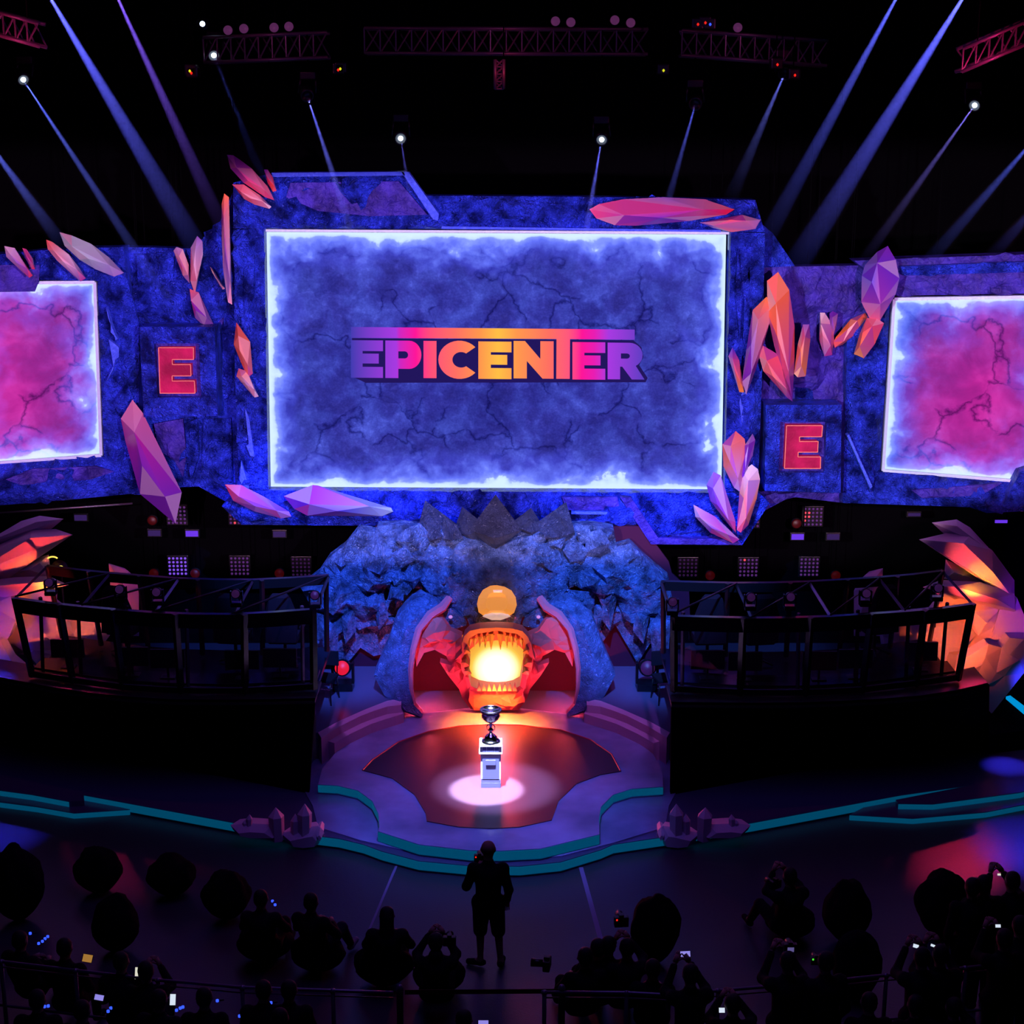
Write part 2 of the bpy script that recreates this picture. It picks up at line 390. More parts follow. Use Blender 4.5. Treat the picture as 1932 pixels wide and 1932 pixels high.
# ------------------------------------------------------------------ video screens
def screen_mat(name, w, h, pink=None, crack=1.3):
    m = bpy.data.materials.new(name); m.use_nodes = True; nt = m.node_tree; N = nt.nodes; L = nt.links; N.clear()
    out = N.new('ShaderNodeOutputMaterial'); em = N.new('ShaderNodeEmission'); L.new(em.outputs[0], out.inputs[0])
    uv = N.new('ShaderNodeUVMap'); uv.uv_map = 'UVMap'; sp = N.new('ShaderNodeSeparateXYZ'); L.new(uv.outputs[0], sp.inputs[0])
    def m_(op, a, b=0, c=0):
        k = N.new('ShaderNodeMath'); k.operation = op
        for i, v in enumerate((a, b, c)):
            if isinstance(v, (int, float)): k.inputs[i].default_value = v
            else: L.new(v, k.inputs[i])
        return k.outputs[0]
    def noi(sc, det, dist=0, off=0):
        k = N.new('ShaderNodeTexNoise'); k.inputs['Scale'].default_value = sc; k.inputs['Detail'].default_value = det; k.inputs['Distortion'].default_value = dist
        mp = N.new('ShaderNodeMapping'); mp.inputs['Location'].default_value = (off, off, off); L.new(uv.outputs[0], mp.inputs[0]); L.new(mp.outputs[0], k.inputs[0]); return k.outputs[0]
    def ramp(v, st):
        k = N.new('ShaderNodeValToRGB'); L.new(v, k.inputs[0]); e = k.color_ramp.elements
        for i, (p, c) in enumerate(st):
            q = e[i] if i < 2 else e.new(p); q.position = p; q.color = (*c, 1)
        return k.outputs[0]
    def mix(mode, f, a, b):
        k = N.new('ShaderNodeMix'); k.data_type = 'RGBA'; k.blend_type = mode
        for s_, v in ((0, f), (6, a), (7, b)):
            if isinstance(v, (int, float)): k.inputs[s_].default_value = v
            elif isinstance(v, tuple): k.inputs[s_].default_value = (*v, 1)
            else: L.new(v, k.inputs[s_])
        return k.outputs[2]
    u, v = sp.outputs[0], sp.outputs[1]
    d = m_('MINIMUM', m_('MINIMUM', u, m_('SUBTRACT', w, u)), m_('MINIMUM', v, m_('SUBTRACT', h, v)))
    n1 = noi(1.3, 3, .4); n2 = noi(4.2, 5, .3, 7)
    bw = m_('ADD', m_('MULTIPLY', m_('SUBTRACT', n1, .5), 1.35), m_('MULTIPLY', m_('SUBTRACT', n2, .5), .55))
    dd = m_('SUBTRACT', m_('SUBTRACT', d, .025), m_('MULTIPLY', bw, m_('MINIMUM', m_('MULTIPLY_ADD', d, 3.0, .04), 1.0)))
    rock = noi(2.0, 9, .35, 3)
    base = ramp(rock, [(.22, lin(36, 32, 112)), (.80, lin(74, 86, 206)), (.44, lin(46, 46, 146)), (.58, lin(56, 62, 170))])
    fine = noi(9, 8, .2, 5)
    base = mix('MULTIPLY', 1.0, base, ramp(fine, [(.3, (.85, .85, .88)), (.72, (1.45, 1.5, 1.3)), (.55, (1, 1, 1))]))
    v2 = N.new('ShaderNodeTexVoronoi'); v2.inputs['Scale'].default_value = 1.1; nn = N.new('ShaderNodeTexNoise'); nn.inputs['Scale'].default_value = 2.2; nn.inputs['Detail'].default_value = 8; L.new(uv.outputs[0], nn.inputs[0])
    w2 = N.new('ShaderNodeVectorMath'); w2.operation = 'ADD'; L.new(uv.outputs[0], w2.inputs[0]); L.new(nn.outputs[1], w2.inputs[1]); L.new(w2.outputs[0], v2.inputs['Vector'])
    sc2 = N.new('ShaderNodeSeparateColor'); L.new(v2.outputs['Color'], sc2.inputs[0])
    base = mix('MULTIPLY', 1.0, base, ramp(m_('ADD', m_('MULTIPLY', sc2.outputs[0], .5), m_('MULTIPLY', v2.outputs['Distance'], .6)), [(0.0, (.68, .68, .74)), (1.0, (1.3, 1.3, 1.2)), (.5, (.98, .98, 1))]))
    base = mix('MULTIPLY', 1.0, base, ramp(noi(26, 4, 0, 9), [(.3, (.85, .85, .88)), (.7, (1.2, 1.25, 1.15))]))
    if pink:
        px, py, pr = pink
        dx = m_('SUBTRACT', u, px); dy = m_('SUBTRACT', v, py)
        rr = m_('SQRT', m_('ADD', m_('MULTIPLY', dx, dx), m_('MULTIPLY', m_('MULTIPLY', dy, dy), .45)))
        pm = ramp(m_('ADD', m_('DIVIDE', rr, pr), m_('MULTIPLY', m_('SUBTRACT', n1, .5), .5)), [(.15, (1, 1, 1)), (1, (0, 0, 0)), (.6, (.62, .62, .62))])
        pc = ramp(rock, [(.3, lin(150, 30, 130)), (.7, lin(205, 50, 165)), (.5, lin(178, 36, 145))])
        base = mix('MIX', pm, base, pc)
    vo = N.new('ShaderNodeTexVoronoi'); vo.feature = 'DISTANCE_TO_EDGE'; vo.inputs['Scale'].default_value = .62*crack
    wv = N.new('ShaderNodeVectorMath'); wv.operation = 'ADD'; L.new(uv.outputs[0], wv.inputs[0])
    nc = N.new('ShaderNodeTexNoise'); nc.inputs['Scale'].default_value = 1.6; nc.inputs['Detail'].default_value = 6; L.new(uv.outputs[0], nc.inputs[0])
    L.new(nc.outputs[1], wv.inputs[1]); L.new(wv.outputs[0], vo.inputs['Vector'])
    nm = noi(.9, 2, 0, 11)
    ck = ramp(m_('ADD', vo.outputs['Distance'], m_('MULTIPLY', m_('MAXIMUM', m_('SUBTRACT', nm, .52), 0), .7)), [(0, (.30, .28, .42)), (.04, (1, 1, 1)), (.016, (.66, .64, .76))])
    base = mix('MULTIPLY', 1.0, base, ck)
    edge = ramp(dd, [(0.0, lin(205, 230, 255)), (1.0, (0, 0, 0)), (.05, lin(190, 215, 255)), (.085, lin(125, 145, 248)), (.20, lin(84, 100, 232)), (.42, lin(40, 45, 150)), (.75, lin(10, 10, 40))])
    col = mix('SCREEN', 1.0, base, edge)
    L.new(col, em.inputs[0]); em.inputs[1].default_value = 1.12
    return m
def quad_screen(name, pts, w, h, parent, m, t=.06):
    """pts TL, TR, BR, BL as world points; front face carries metric UVs"""
    TL, TR, BR, BL = pts
    V = [TL, TR, BR, BL]+[p+Vector((0, t, 0)) for p in pts]
    me = bpy.data.meshes.new(name)
    me.from_pydata([tuple(v) for v in V], [], [(0, 3, 2, 1), (4, 5, 6, 7), (0, 1, 5, 4), (1, 2, 6, 5), (2, 3, 7, 6), (3, 0, 4, 7)])
    uv = me.uv_layers.new(name='UVMap')
    uvs = {0: (0, h), 1: (w, h), 2: (w, 0), 3: (0, 0), 4: (0, h), 5: (w, h), 6: (w, 0), 7: (0, 0)}
    for p in me.polygons:
        for li in p.loop_indices: uv.data[li].uv = uvs[me.loops[li].vertex_index]
    return link(name, me, parent, m)

MS = empty('main_screen', PY(936, 680, 29.5), 'wide central video screen showing cracked blue rock and a glowing word, ringed in white light', 'screen')
q = [(503, 438), (1370, 443), (1361, 923), (511, 919)]
P = [PY(x, y, 29.45) for x, y in q]
sw, sh = (P[1]-P[0]).length, (P[0]-P[3]).length
quad_screen('display_panel', P, sw, sh, MS, screen_mat('blue_rock_video', sw, sh))
M['trim'] = mat('pale_bezel', (.45, .6, .8), .35, .6, bump=.01, bscale=20)
def edge_bar(p, q_, r, name, par, m, d=.28):
    n = ((q_-p).cross(Vector((0, 1, 0)))).normalized()*r
    f = [p-n, q_-n, q_+n, p+n]
    return solid(name, [v+Vector((0, -d, 0)) for v in f], [v+Vector((0, .1, 0)) for v in f], par, m)
oc = [PY(x, y, 29.45) for x, y in [(500, 434), (1377, 439), (1366, 928), (508, 923)]]
for i in range(4): edge_bar(oc[i], oc[(i+1) % 4], .022, 'bezel_bar', MS, M['trim'], .10)

# letters on the screen
def logo_mat(name):
    m = bpy.data.materials.new(name); m.use_nodes = True; nt = m.node_tree; N = nt.nodes; L = nt.links; N.clear()
    out = N.new('ShaderNodeOutputMaterial'); em = N.new('ShaderNodeEmission'); L.new(em.outputs[0], out.inputs[0])
    tc = N.new('ShaderNodeTexCoord'); sp = N.new('ShaderNodeSeparateXYZ'); L.new(tc.outputs['Object'], sp.inputs[0])
    x0, x1 = PY(660, 660, 29.4).x, PY(1218, 660, 29.4).x
    mr = N.new('ShaderNodeMapRange'); mr.inputs[1].default_value = x0; mr.inputs[2].default_value = x1; L.new(sp.outputs[0], mr.inputs[0])
    st = [(662, (66, 60, 178)), (700, (125, 60, 205)), (748, (168, 58, 226)), (754, (205, 40, 195)), (785, (255, 22, 152)), (812, (255, 78, 122)), (860, (255, 112, 100)), (905, (255, 150, 78)),
          (940, (255, 192, 70)), (975, (255, 152, 78)), (1035, (255, 112, 98)), (1072, (255, 88, 125)), (1097, (255, 22, 152)), (1122, (232, 30, 180)), (1148, (168, 58, 226)), (1214, (92, 62, 195))]
    cr = N.new('ShaderNodeValToRGB'); e = cr.color_ramp.elements
    for i, (p, c) in enumerate(st):
        k = e[i] if i < 2 else e.new((p-660)/558)
        k.position = (p-660)/558; k.color = (*lin(*c), 1)
    L.new(mr.outputs[0], cr.inputs[0]); L.new(cr.outputs[0], em.inputs[0]); return m
LM = logo_mat('glowing_word_gradient')
M['logo_back'] = mat('word_shadow', (0, 0, 0), 1, 0, emit=lin(34, 22, 92), es=1)
def tilt(px): return [(x, y+(x-662)*.0094) for x, y in px]
def glyph(name, outer, holes=(), Y=29.40, m=LM):
    loops = [[PY(x, y, Y) for x, y in tilt(outer)]]+[[PY(x, y, Y) for x, y in tilt(h)] for h in holes]
    tr = tessellate_polygon(loops); V = [v for l in loops for v in l]; n = len(V)
    V2 = V+[v+Vector((0, .012, 0)) for v in V]
    Fc = [tuple(t) for t in tr]+[tuple(n+i for i in reversed(t)) for t in tr]; s = 0
    for l in loops:
        k = len(l); Fc += [(s+i, s+(i+1) % k, n+s+(i+1) % k, n+s+i) for i in range(k)]; s += k
    return raw(name, V2, Fc, MS, m)
def letE(x0, x1, xm, xs, top=642): return [(x0, top), (x1, top), (x1, top+20), (xs, top+20), (xs, top+25), (xm, top+25), (xm, top+43.5), (xs, top+43.5), (xs, top+50), (x1, top+50), (x1, top+70.5), (x0, top+70.5)]
def arc(cx, cy, rx, ry, a0, a1, n=14): return [(cx+rx*math.cos(math.radians(a0+(a1-a0)*i/n)), cy-ry*math.sin(math.radians(a0+(a1-a0)*i/n))) for i in range(n+1)]
glyph('letter_e', letE(662, 722.5, 714.5, 684))
glyph('letter_p', [(727, 642), (772, 642)]+arc(772, 668.5, 23, 26.5, 90, -90)[1:]+[(751.5, 695), (751.5, 712.5), (727, 712.5)], [[(751.5, 662), (751.5, 675.5), (764, 675.5)]+arc(764, 668.7, 6, 6.8, -90, 90, 6)[1:]])
glyph('letter_i', [(799, 642), (823.5, 642), (823.5, 712), (799, 712)])
cc = arc(867, 677, 40, 36, 42, 318, 26); ci = arc(870, 677, 16.5, 14.8, 305, 55, 18)
glyph('letter_c', cc+ci)
glyph('letter_e', letE(902.5, 965, 957, 926))
glyph('letter_n', [(969, 640.5), (990.5, 640.5), (1019.5, 674), (1019.5, 640.5), (1044.5, 640.5), (1044.5, 711), (1023.5, 711), (994, 678), (994, 711), (969, 711)])
glyph('letter_t', [(662, 617), (1197.5, 617), (1197.5, 636), (1075.5, 636), (1075, 711), (1049.5, 711), (1050, 636), (662, 637.5)])
glyph('letter_e', letE(1080, 1142, 1133, 1102.5, 641.5))
glyph('letter_r', [(1146.5, 642), (1188, 642)]+arc(1188, 665, 24.5, 23, 90, -62, 12)[1:]+[(1216, 711), (1192, 711), (1174, 687), (1170, 687), (1170, 711), (1146.5, 711)], [[(1171.5, 662), (1171.5, 672), (1183, 672)]+arc(1183, 667, 5.5, 5, -90, 90, 6)[1:]])
glyph('word_backing', [(664, 638), (1195, 637), (1210, 650), (1214, 668), (1206, 684), (1222, 708), (1218, 716), (690, 722), (668, 712)], Y=29.425, m=M['logo_back'])

WL = empty('side_screen', PY(80, 700, 29), 'pink and violet video screen with glowing white edge at the left wing', 'screen')
pl = [PY(x, y, YF(x)-.05) for x, y in [(-60, 534), (180, 532), (192, 858), (-60, 877)]]
ww, wh = (pl[1]-pl[0]).length, (pl[0]-pl[3]).length
quad_screen('display_panel', pl, ww, wh, WL, screen_mat('pink_cloud_video', ww, wh, (.35, wh*.42, 2.1)))
fr = solid('notched_border', [PY(x, y, YF(x)-.22) for x, y in [(-60, 500), (75, 500), (74, 530), (66, 550), (-60, 552)]], [PY(x, y, YF(x)-.02) for x, y in [(-60, 500), (75, 500), (74, 530), (66, 550), (-60, 552)]], WL, M['rock_dark'])
WR = empty('side_screen', PY(1800, 730, 28.7), 'crimson and violet video screen with glowing white edge at the right wing', 'screen')
pr = [PY(x, y, YF(x)-.05) for x, y in [(1686, 564), (1990, 559), (1985, 912), (1665, 887)]]
ww, wh = (pr[1]-pr[0]).length, (pr[0]-pr[3]).length
quad_screen('display_panel', pr, ww, wh, WR, screen_mat('crimson_cloud_video', ww, wh, (1.55, wh*.42, 1.55)))
for Wx, pp in ((WL, pl), (WR, pr)):
    for i in range(4):
        edge_bar(pp[i]+Vector((0, 0, 0)), pp[(i+1) % 4], .028, 'bezel_bar', Wx, M['trim'], .06)

# ------------------------------------------------------------------ rock face around the screens
RK = M['rock']
F1 = empty('rock_surround', PY(936, 380, 29.5), 'deep blue rock surround of the central screen, stepped along its top and bottom', 'set piece')
Yf = 29.15
crag('top_board', [(440, 345), (516, 326), (762, 324), (793, 369), (1100, 371), (1425, 377), (1443, 438), (1379, 438), (940, 432), (498, 431), (440, 431)], Yf, .5, F1, RK, seed=1, amp=.10)
crag('left_board', [(441, 433), (498, 431), (506, 924), (452, 924), (443, 700)], Yf, .5, F1, RK, seed=2, amp=.09)
crag('right_board', [(1379, 438), (1443, 440), (1438, 700), (1430, 925), (1367, 928)], Yf, .5, F1, RK, seed=3, amp=.09)
crag('bottom_board', [(452, 925), (506, 925), (1367, 930), (1430, 927), (1452, 950), (1400, 1029), (1228, 1027), (1207, 993), (800, 993), (455, 990), (418, 955)], Yf, .5, F1, RK, seed=4, amp=.10)
slabY('ledge', [(512, 326), (762, 324), (764, 331), (514, 334)], Yf-.22, .3, F1, M['rock_edge'])
slabY('ledge', [(757, 324), (771, 325), (828, 404), (826, 416), (817, 414)], Yf-.22, .3, F1, M['rock_edge'])
crag('raised_slab', [(548, 345), (752, 342), (806, 405), (700, 408), (600, 398), (540, 372)], Yf-.14, .3, F1, M['rock_dark'], seed=5, amp=.05)
crag('raised_slab', [(835, 384), (900, 376), (985, 378), (1080, 388), (1092, 405), (1000, 414), (900, 412), (838, 398)], Yf-.12, .3, F1, RK, seed=6, amp=.10)
slabY('ledge', [(833, 427), (1360, 434), (1360, 438), (833, 432)], Yf-.16, .2, F1, M['rock_edge'])
slabY('ledge', [(1170, 938), (1190, 938), (1242, 1015), (1392, 1018), (1400, 1028), (1228, 1027)], Yf-.2, .3, F1, M['rock_dark'])
crag('raised_slab', [(1215, 945), (1320, 948), (1330, 1000), (1250, 1010), (1235, 985)], Yf-.1, .3, F1, RK, seed=7, amp=.08)
slabY('ledge', [(1078, 965), (1172, 966), (1172, 971), (1078, 970)], Yf-.2, .25, F1, M['rock_edge'])
crag('raised_slab', [(690, 940), (815, 940), (812, 968), (800, 985), (745, 982), (750, 960)], Yf-.12, .3, F1, RK, seed=8, amp=.08)
crag('raised_slab', [(1060, 938), (1165, 938), (1170, 962), (1070, 962)], Yf-.14, .3, F1, M['rock_dark'], seed=18, amp=.05)
for i, (a, b, c, d) in enumerate([((462, 770), (472, 860), (480, 862), (470, 790)), ((455, 870), (470, 920), (463, 930), (452, 905)), ((1392, 470), (1400, 560), (1396, 640), (1388, 560)), ((1395, 760), (1410, 700), (1414, 712), (1400, 800)), ((460, 470), (480, 480), (478, 560), (462, 600)), ((1405, 560), (1420, 600), (1412, 680), (1402, 640))]):
    crag('rock_flake', [a, b, c, d], Yf-.12, .2, F1, M['rock_edge'] if i in (0, 1, 3) else RK, seed=30+i, amp=.04)

Yb = 29.75
F2 = empty('rock_cliff', PY(340, 700, Yb), 'shadowed blue rock wall between the left wing screen and the central screen', 'set piece')
crag('rock_face', [(232, 466), (368, 469), (386, 445), (415, 418), (445, 350), (450, 960), (375, 918), (345, 919), (262, 934), (225, 930), (225, 700)], Yb, .4, F2, RK, seed=11, amp=.14, L=.34)
crag('raised_slab', [(258, 480), (330, 475), (322, 560), (300, 610), (262, 612)], Yb-.12, .3, F2, RK, seed=12, amp=.12)
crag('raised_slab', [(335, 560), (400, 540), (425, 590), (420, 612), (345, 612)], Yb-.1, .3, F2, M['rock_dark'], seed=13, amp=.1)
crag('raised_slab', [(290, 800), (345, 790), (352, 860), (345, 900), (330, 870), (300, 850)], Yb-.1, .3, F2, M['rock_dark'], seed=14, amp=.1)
crag('raised_slab', [(350, 800), (372, 790), (375, 860), (360, 905), (352, 860)], Yb-.16, .3, F2, RK, seed=15, amp=.08)
crag('raised_slab', [(385, 790), (436, 790), (440, 930), (400, 905), (380, 890)], Yb-.12, .3, F2, RK, seed=16, amp=.06)
F3 = empty('rock_cliff', PY(1520, 700, Yb), 'shadowed blue rock wall between the central screen and the right wing screen', 'set piece')
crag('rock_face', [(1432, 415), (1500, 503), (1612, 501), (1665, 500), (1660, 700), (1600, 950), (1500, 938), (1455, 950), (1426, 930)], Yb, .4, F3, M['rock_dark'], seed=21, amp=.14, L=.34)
crag('raised_slab', [(1440, 425), (1458, 440), (1500, 502), (1440, 505), (1436, 470)], Yb-.14, .3, F3, RK, seed=22, amp=.12)
crag('raised_slab', [(1500, 700), (1528, 680), (1535, 755), (1500, 757)], Yb-.14, .3, F3, RK, seed=23, amp=.1)
crag('raised_slab', [(1445, 935), (1500, 930), (1490, 938), (1440, 965), (1405, 1010)], Yb-.2, .3, F3, M['rock_dark'], seed=24, amp=.03)

F4 = empty('rock_surround', PY(120, 500, 29), 'blue and violet rock surround of the left wing screen', 'set piece')
wy = lambda x: YF(x)-.12
crag('top_board', [(-60, 482), (20, 478), (100, 470), (232, 466), (240, 530), (196, 534), (180, 530), (76, 528), (66, 500), (-60, 502)], wy, .5, F4, RK, seed=41, amp=.08)
crag('right_board', [(184, 532), (240, 530), (262, 610), (262, 860), (196, 862)], wy, .5, F4, RK, seed=42, amp=.11)
crag('bottom_board', [(-60, 880), (196, 862), (262, 860), (266, 930), (120, 944), (-60, 958)], wy, .5, F4, RK, seed=43, amp=.09)
crag('rock_flake', [(10, 905), (60, 885), (180, 880), (215, 890), (170, 905), (40, 915)], lambda x: YF(x)-.26, .2, F4, M['rock_dark'], seed=44, amp=.05)
crag('rock_flake', [(180, 915), (225, 870), (255, 865), (258, 905)], lambda x: YF(x)-.24, .2, F4, RK, seed=45, amp=.08)
for i, pp in enumerate([[(205, 640), (224, 655), (212, 700), (200, 720), (214, 690)], [(200, 580), (204, 600), (222, 640), (218, 642)], [(214, 760), (240, 720), (250, 752), (228, 790)], [(222, 850), (232, 845), (230, 878), (215, 880)]]):
    crag('rock_flake', pp, lambda x: YF(x)-.3, .22, F4, M['rock_edge'] if i < 2 else RK, seed=46+i, amp=.04)
F5 = empty('rock_surround', PY(1700, 500, 29), 'blue and crimson rock surround of the right wing screen', 'set piece')
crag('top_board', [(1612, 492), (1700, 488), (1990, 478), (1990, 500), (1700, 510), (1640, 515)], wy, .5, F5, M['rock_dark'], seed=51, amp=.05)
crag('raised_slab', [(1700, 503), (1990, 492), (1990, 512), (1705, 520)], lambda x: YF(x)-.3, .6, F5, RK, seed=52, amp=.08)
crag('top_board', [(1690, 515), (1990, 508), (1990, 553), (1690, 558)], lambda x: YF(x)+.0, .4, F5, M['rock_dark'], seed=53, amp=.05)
crag('left_board', [(1598, 640), (1640, 600), (1680, 560), (1660, 890), (1660, 945), (1590, 948)], wy, .5, F5, RK, seed=54, amp=.11)
crag('bottom_board', [(1592, 900), (1660, 890), (1895, 909), (1990, 915), (1990, 962), (1862, 968), (1830, 957), (1592, 949)], wy, .5, F5, RK, seed=55, amp=.09)
crag('rock_flake', [(1600, 820), (1625, 795), (1650, 905), (1642, 930)], lambda x: YF(x)-.28, .3, F5, RK, seed=56, amp=.08)
slabY('ledge', [(1598, 822), (1602, 820), (1646, 918), (1642, 922)], lambda x: YF(x)-.42, .2, F5, M['rock_edge'])
crag('rock_flake', [(1890, 955), (1925, 890), (1990, 870), (1990, 950), (1900, 962)], lambda x: YF(x)-.3, .3, F5, RK, seed=57, amp=.08)
crag('rock_flake', [(1720, 925), (1890, 912), (1850, 935), (1740, 940)], lambda x: YF(x)-.25, .3, F5, M['rock_dark'], seed=58, amp=.05)

# boxes carrying the letter E
M['e_face'] = mat('crimson_letter_face', (.26, .006, .05), .5, .08, emit=lin(170, 20, 80), es=.4, bump=.02, bscale=6, vary=.5)
M['e_edge'] = mat('coral_letter_edge', (.6, .2, .15), .4, .4, emit=lin(255, 110, 100), es=.25)
def e_box(cor, ins, Ef, label):
    Y = 29.0
    root = empty('letter_box', PY(cor[0][0], cor[0][1], Y), label, 'letter box', 'rock letter boxes beside the central screen')
    # frame ring of the box
    n = 4
    for i in range(4):
        a, b, c, d = cor[i], cor[(i+1) % 4], ins[(i+1) % 4], ins[i]
        crag('box_face', [a, b, c, d], Y, .8, root, RK, seed=60+i+cor[0][0] % 7, amp=.03, L=.2)
    slabY('recess', ins, Y+.18, .1, root, M['rock_dark'])
    e = slabY('letter_e', Ef, Y-.02, .2, root, M['e_face'])
    bm = bmesh.new(); L_ = [PY(x, y, Y-.03) for x, y in Ef]
    for p, q_ in zip(L_, L_[1:]+L_[:1]): tube_bm(bm, [p, q_], .009, 5)
    rim = from_bm('rim', bm, e, M['e_edge'])
def Epts(x0, y0, x1, y1, w0, s=0):
    W_, H_ = x1-x0, y1-y0; f = lambda u, v: (x0+u*W_+v*s, y0+v*H_)
    return [f(0, 0), f(1, 0), f(.99, .26), f(.38, .26), f(.38, .37), f(.9, .37), f(.9, .62), f(.36, .62), f(.36, .73), f(.99, .73), f(1, 1), f(0, 1)]
e_box([(263, 617), (405, 617), (410, 785), (271, 787)], [(290, 648), (375, 648), (380, 750), (297, 750)], Epts(299, 656, 365, 742, 0, 3), 'rock box with a crimson letter E, hung higher, left of the central screen')
e_box([(1445, 764), (1588, 764), (1586, 930), (1443, 926)], [(1472, 796), (1560, 796), (1556, 892), (1470, 892)], Epts(1484, 803, 1552, 884, 0, -4), 'rock box with a crimson letter E, hung lower, right of the central screen')

# ------------------------------------------------------------------ crystals
PK, MGN, PUR, LAV, ORG, COR, WHT, MINT, BLU, YEL, RED = lin(235, 90, 140), lin(215, 30, 130), lin(120, 50, 190), lin(170, 140, 235), lin(250, 140, 60), lin(250, 110, 90), (.85, .82, .85), lin(170, 220, 215), lin(75, 60, 235), lin(255, 185, 70), lin(225, 40, 60)
def gem(px, cols, label, Y=None, h=1.0, group=None, seed=0, facets=2, base=28.95):
    rnd = random.Random(seed+len(px)*13+int(px[0][0]))
    Yf_ = (lambda x: YF(x)-.45) if Y is None else (lambda x: Y)
    best = max(((a, b) for a in px for b in px), key=lambda ab: math.dist(*ab)); A, B = best
    if A[1] > B[1]: A, B = B, A
    ax = Vector((B[0]-A[0], B[1]-A[1])); Ln = ax.length; ax /= Ln; pr = Vector((-ax.y, ax.x))
    offs = [(Vector(p)-Vector(A)).dot(pr) for p in px]; wpx = max(offs)-min(offs); mid = (max(offs)+min(offs))/2
    wm = wpx*28.5/3000
    hh = h*(.06+wm*.42)
    pts = [PY(x, y, Yf_(x)) for x, y in px]
    for t, o_ in ((.24, .13), (.78, -.07), (.5, .22 if facets > 1 else .1)):
        c = Vector(A)+ax*Ln*t+pr*(mid+wpx*o_); pts.append(PY(c.x, c.y, Yf_(c.x)-hh*(1 if t != .5 else .93)))
    cx, cy = sum(p[0] for p in px)/len(px), sum(p[1] for p in px)/len(px)
    pts += [PY(cx+(x-cx)*.6, cy+(y-cy)*.8, Yf_(x)+.22) for x, y in px]
    o_ = hull('crystal', pts, None, M['crystal'])
    me = o_.data; ca = me.color_attributes.new('Col', 'FLOAT_COLOR', 'CORNER')
    a3, b3 = PY(A[0], A[1], Yf_(A[0])), PY(B[0], B[1], Yf_(B[0])); d3 = b3-a3
    for p in me.polygons:
        sh = rnd.choice([0, 0, .12, .38, -1, -2, .2]); 
        for li in p.loop_indices:
            t = max(0, min(.999, (me.vertices[me.loops[li].vertex_index].co-a3).dot(d3)/d3.length_squared))*(len(cols)-1)
            i = int(t); f = t-i; c = [cols[i][q]*(1-f)+cols[min(i+1, len(cols)-1)][q]*f for q in range(3)]
            if sh > 0: c = [v*(1-sh)+w*sh for v, w in zip(c, WHT)]
            if sh == -1: c = [v*.5+w*.5 for v, w in zip(c, PUR)]
            if sh == -2: c = [v*.6+w*.4 for v, w in zip(c, PK)]
            ca.data[li].color = (c[0]*.80, c[1]*.62, c[2]*.72, 1)  # projected hues baked into the facet colour
    g = bm = bmesh.new(); bm.from_mesh(me)
    return tag(o_, label, 'crystal', group or 'projection-tinted crystals on the rock face')
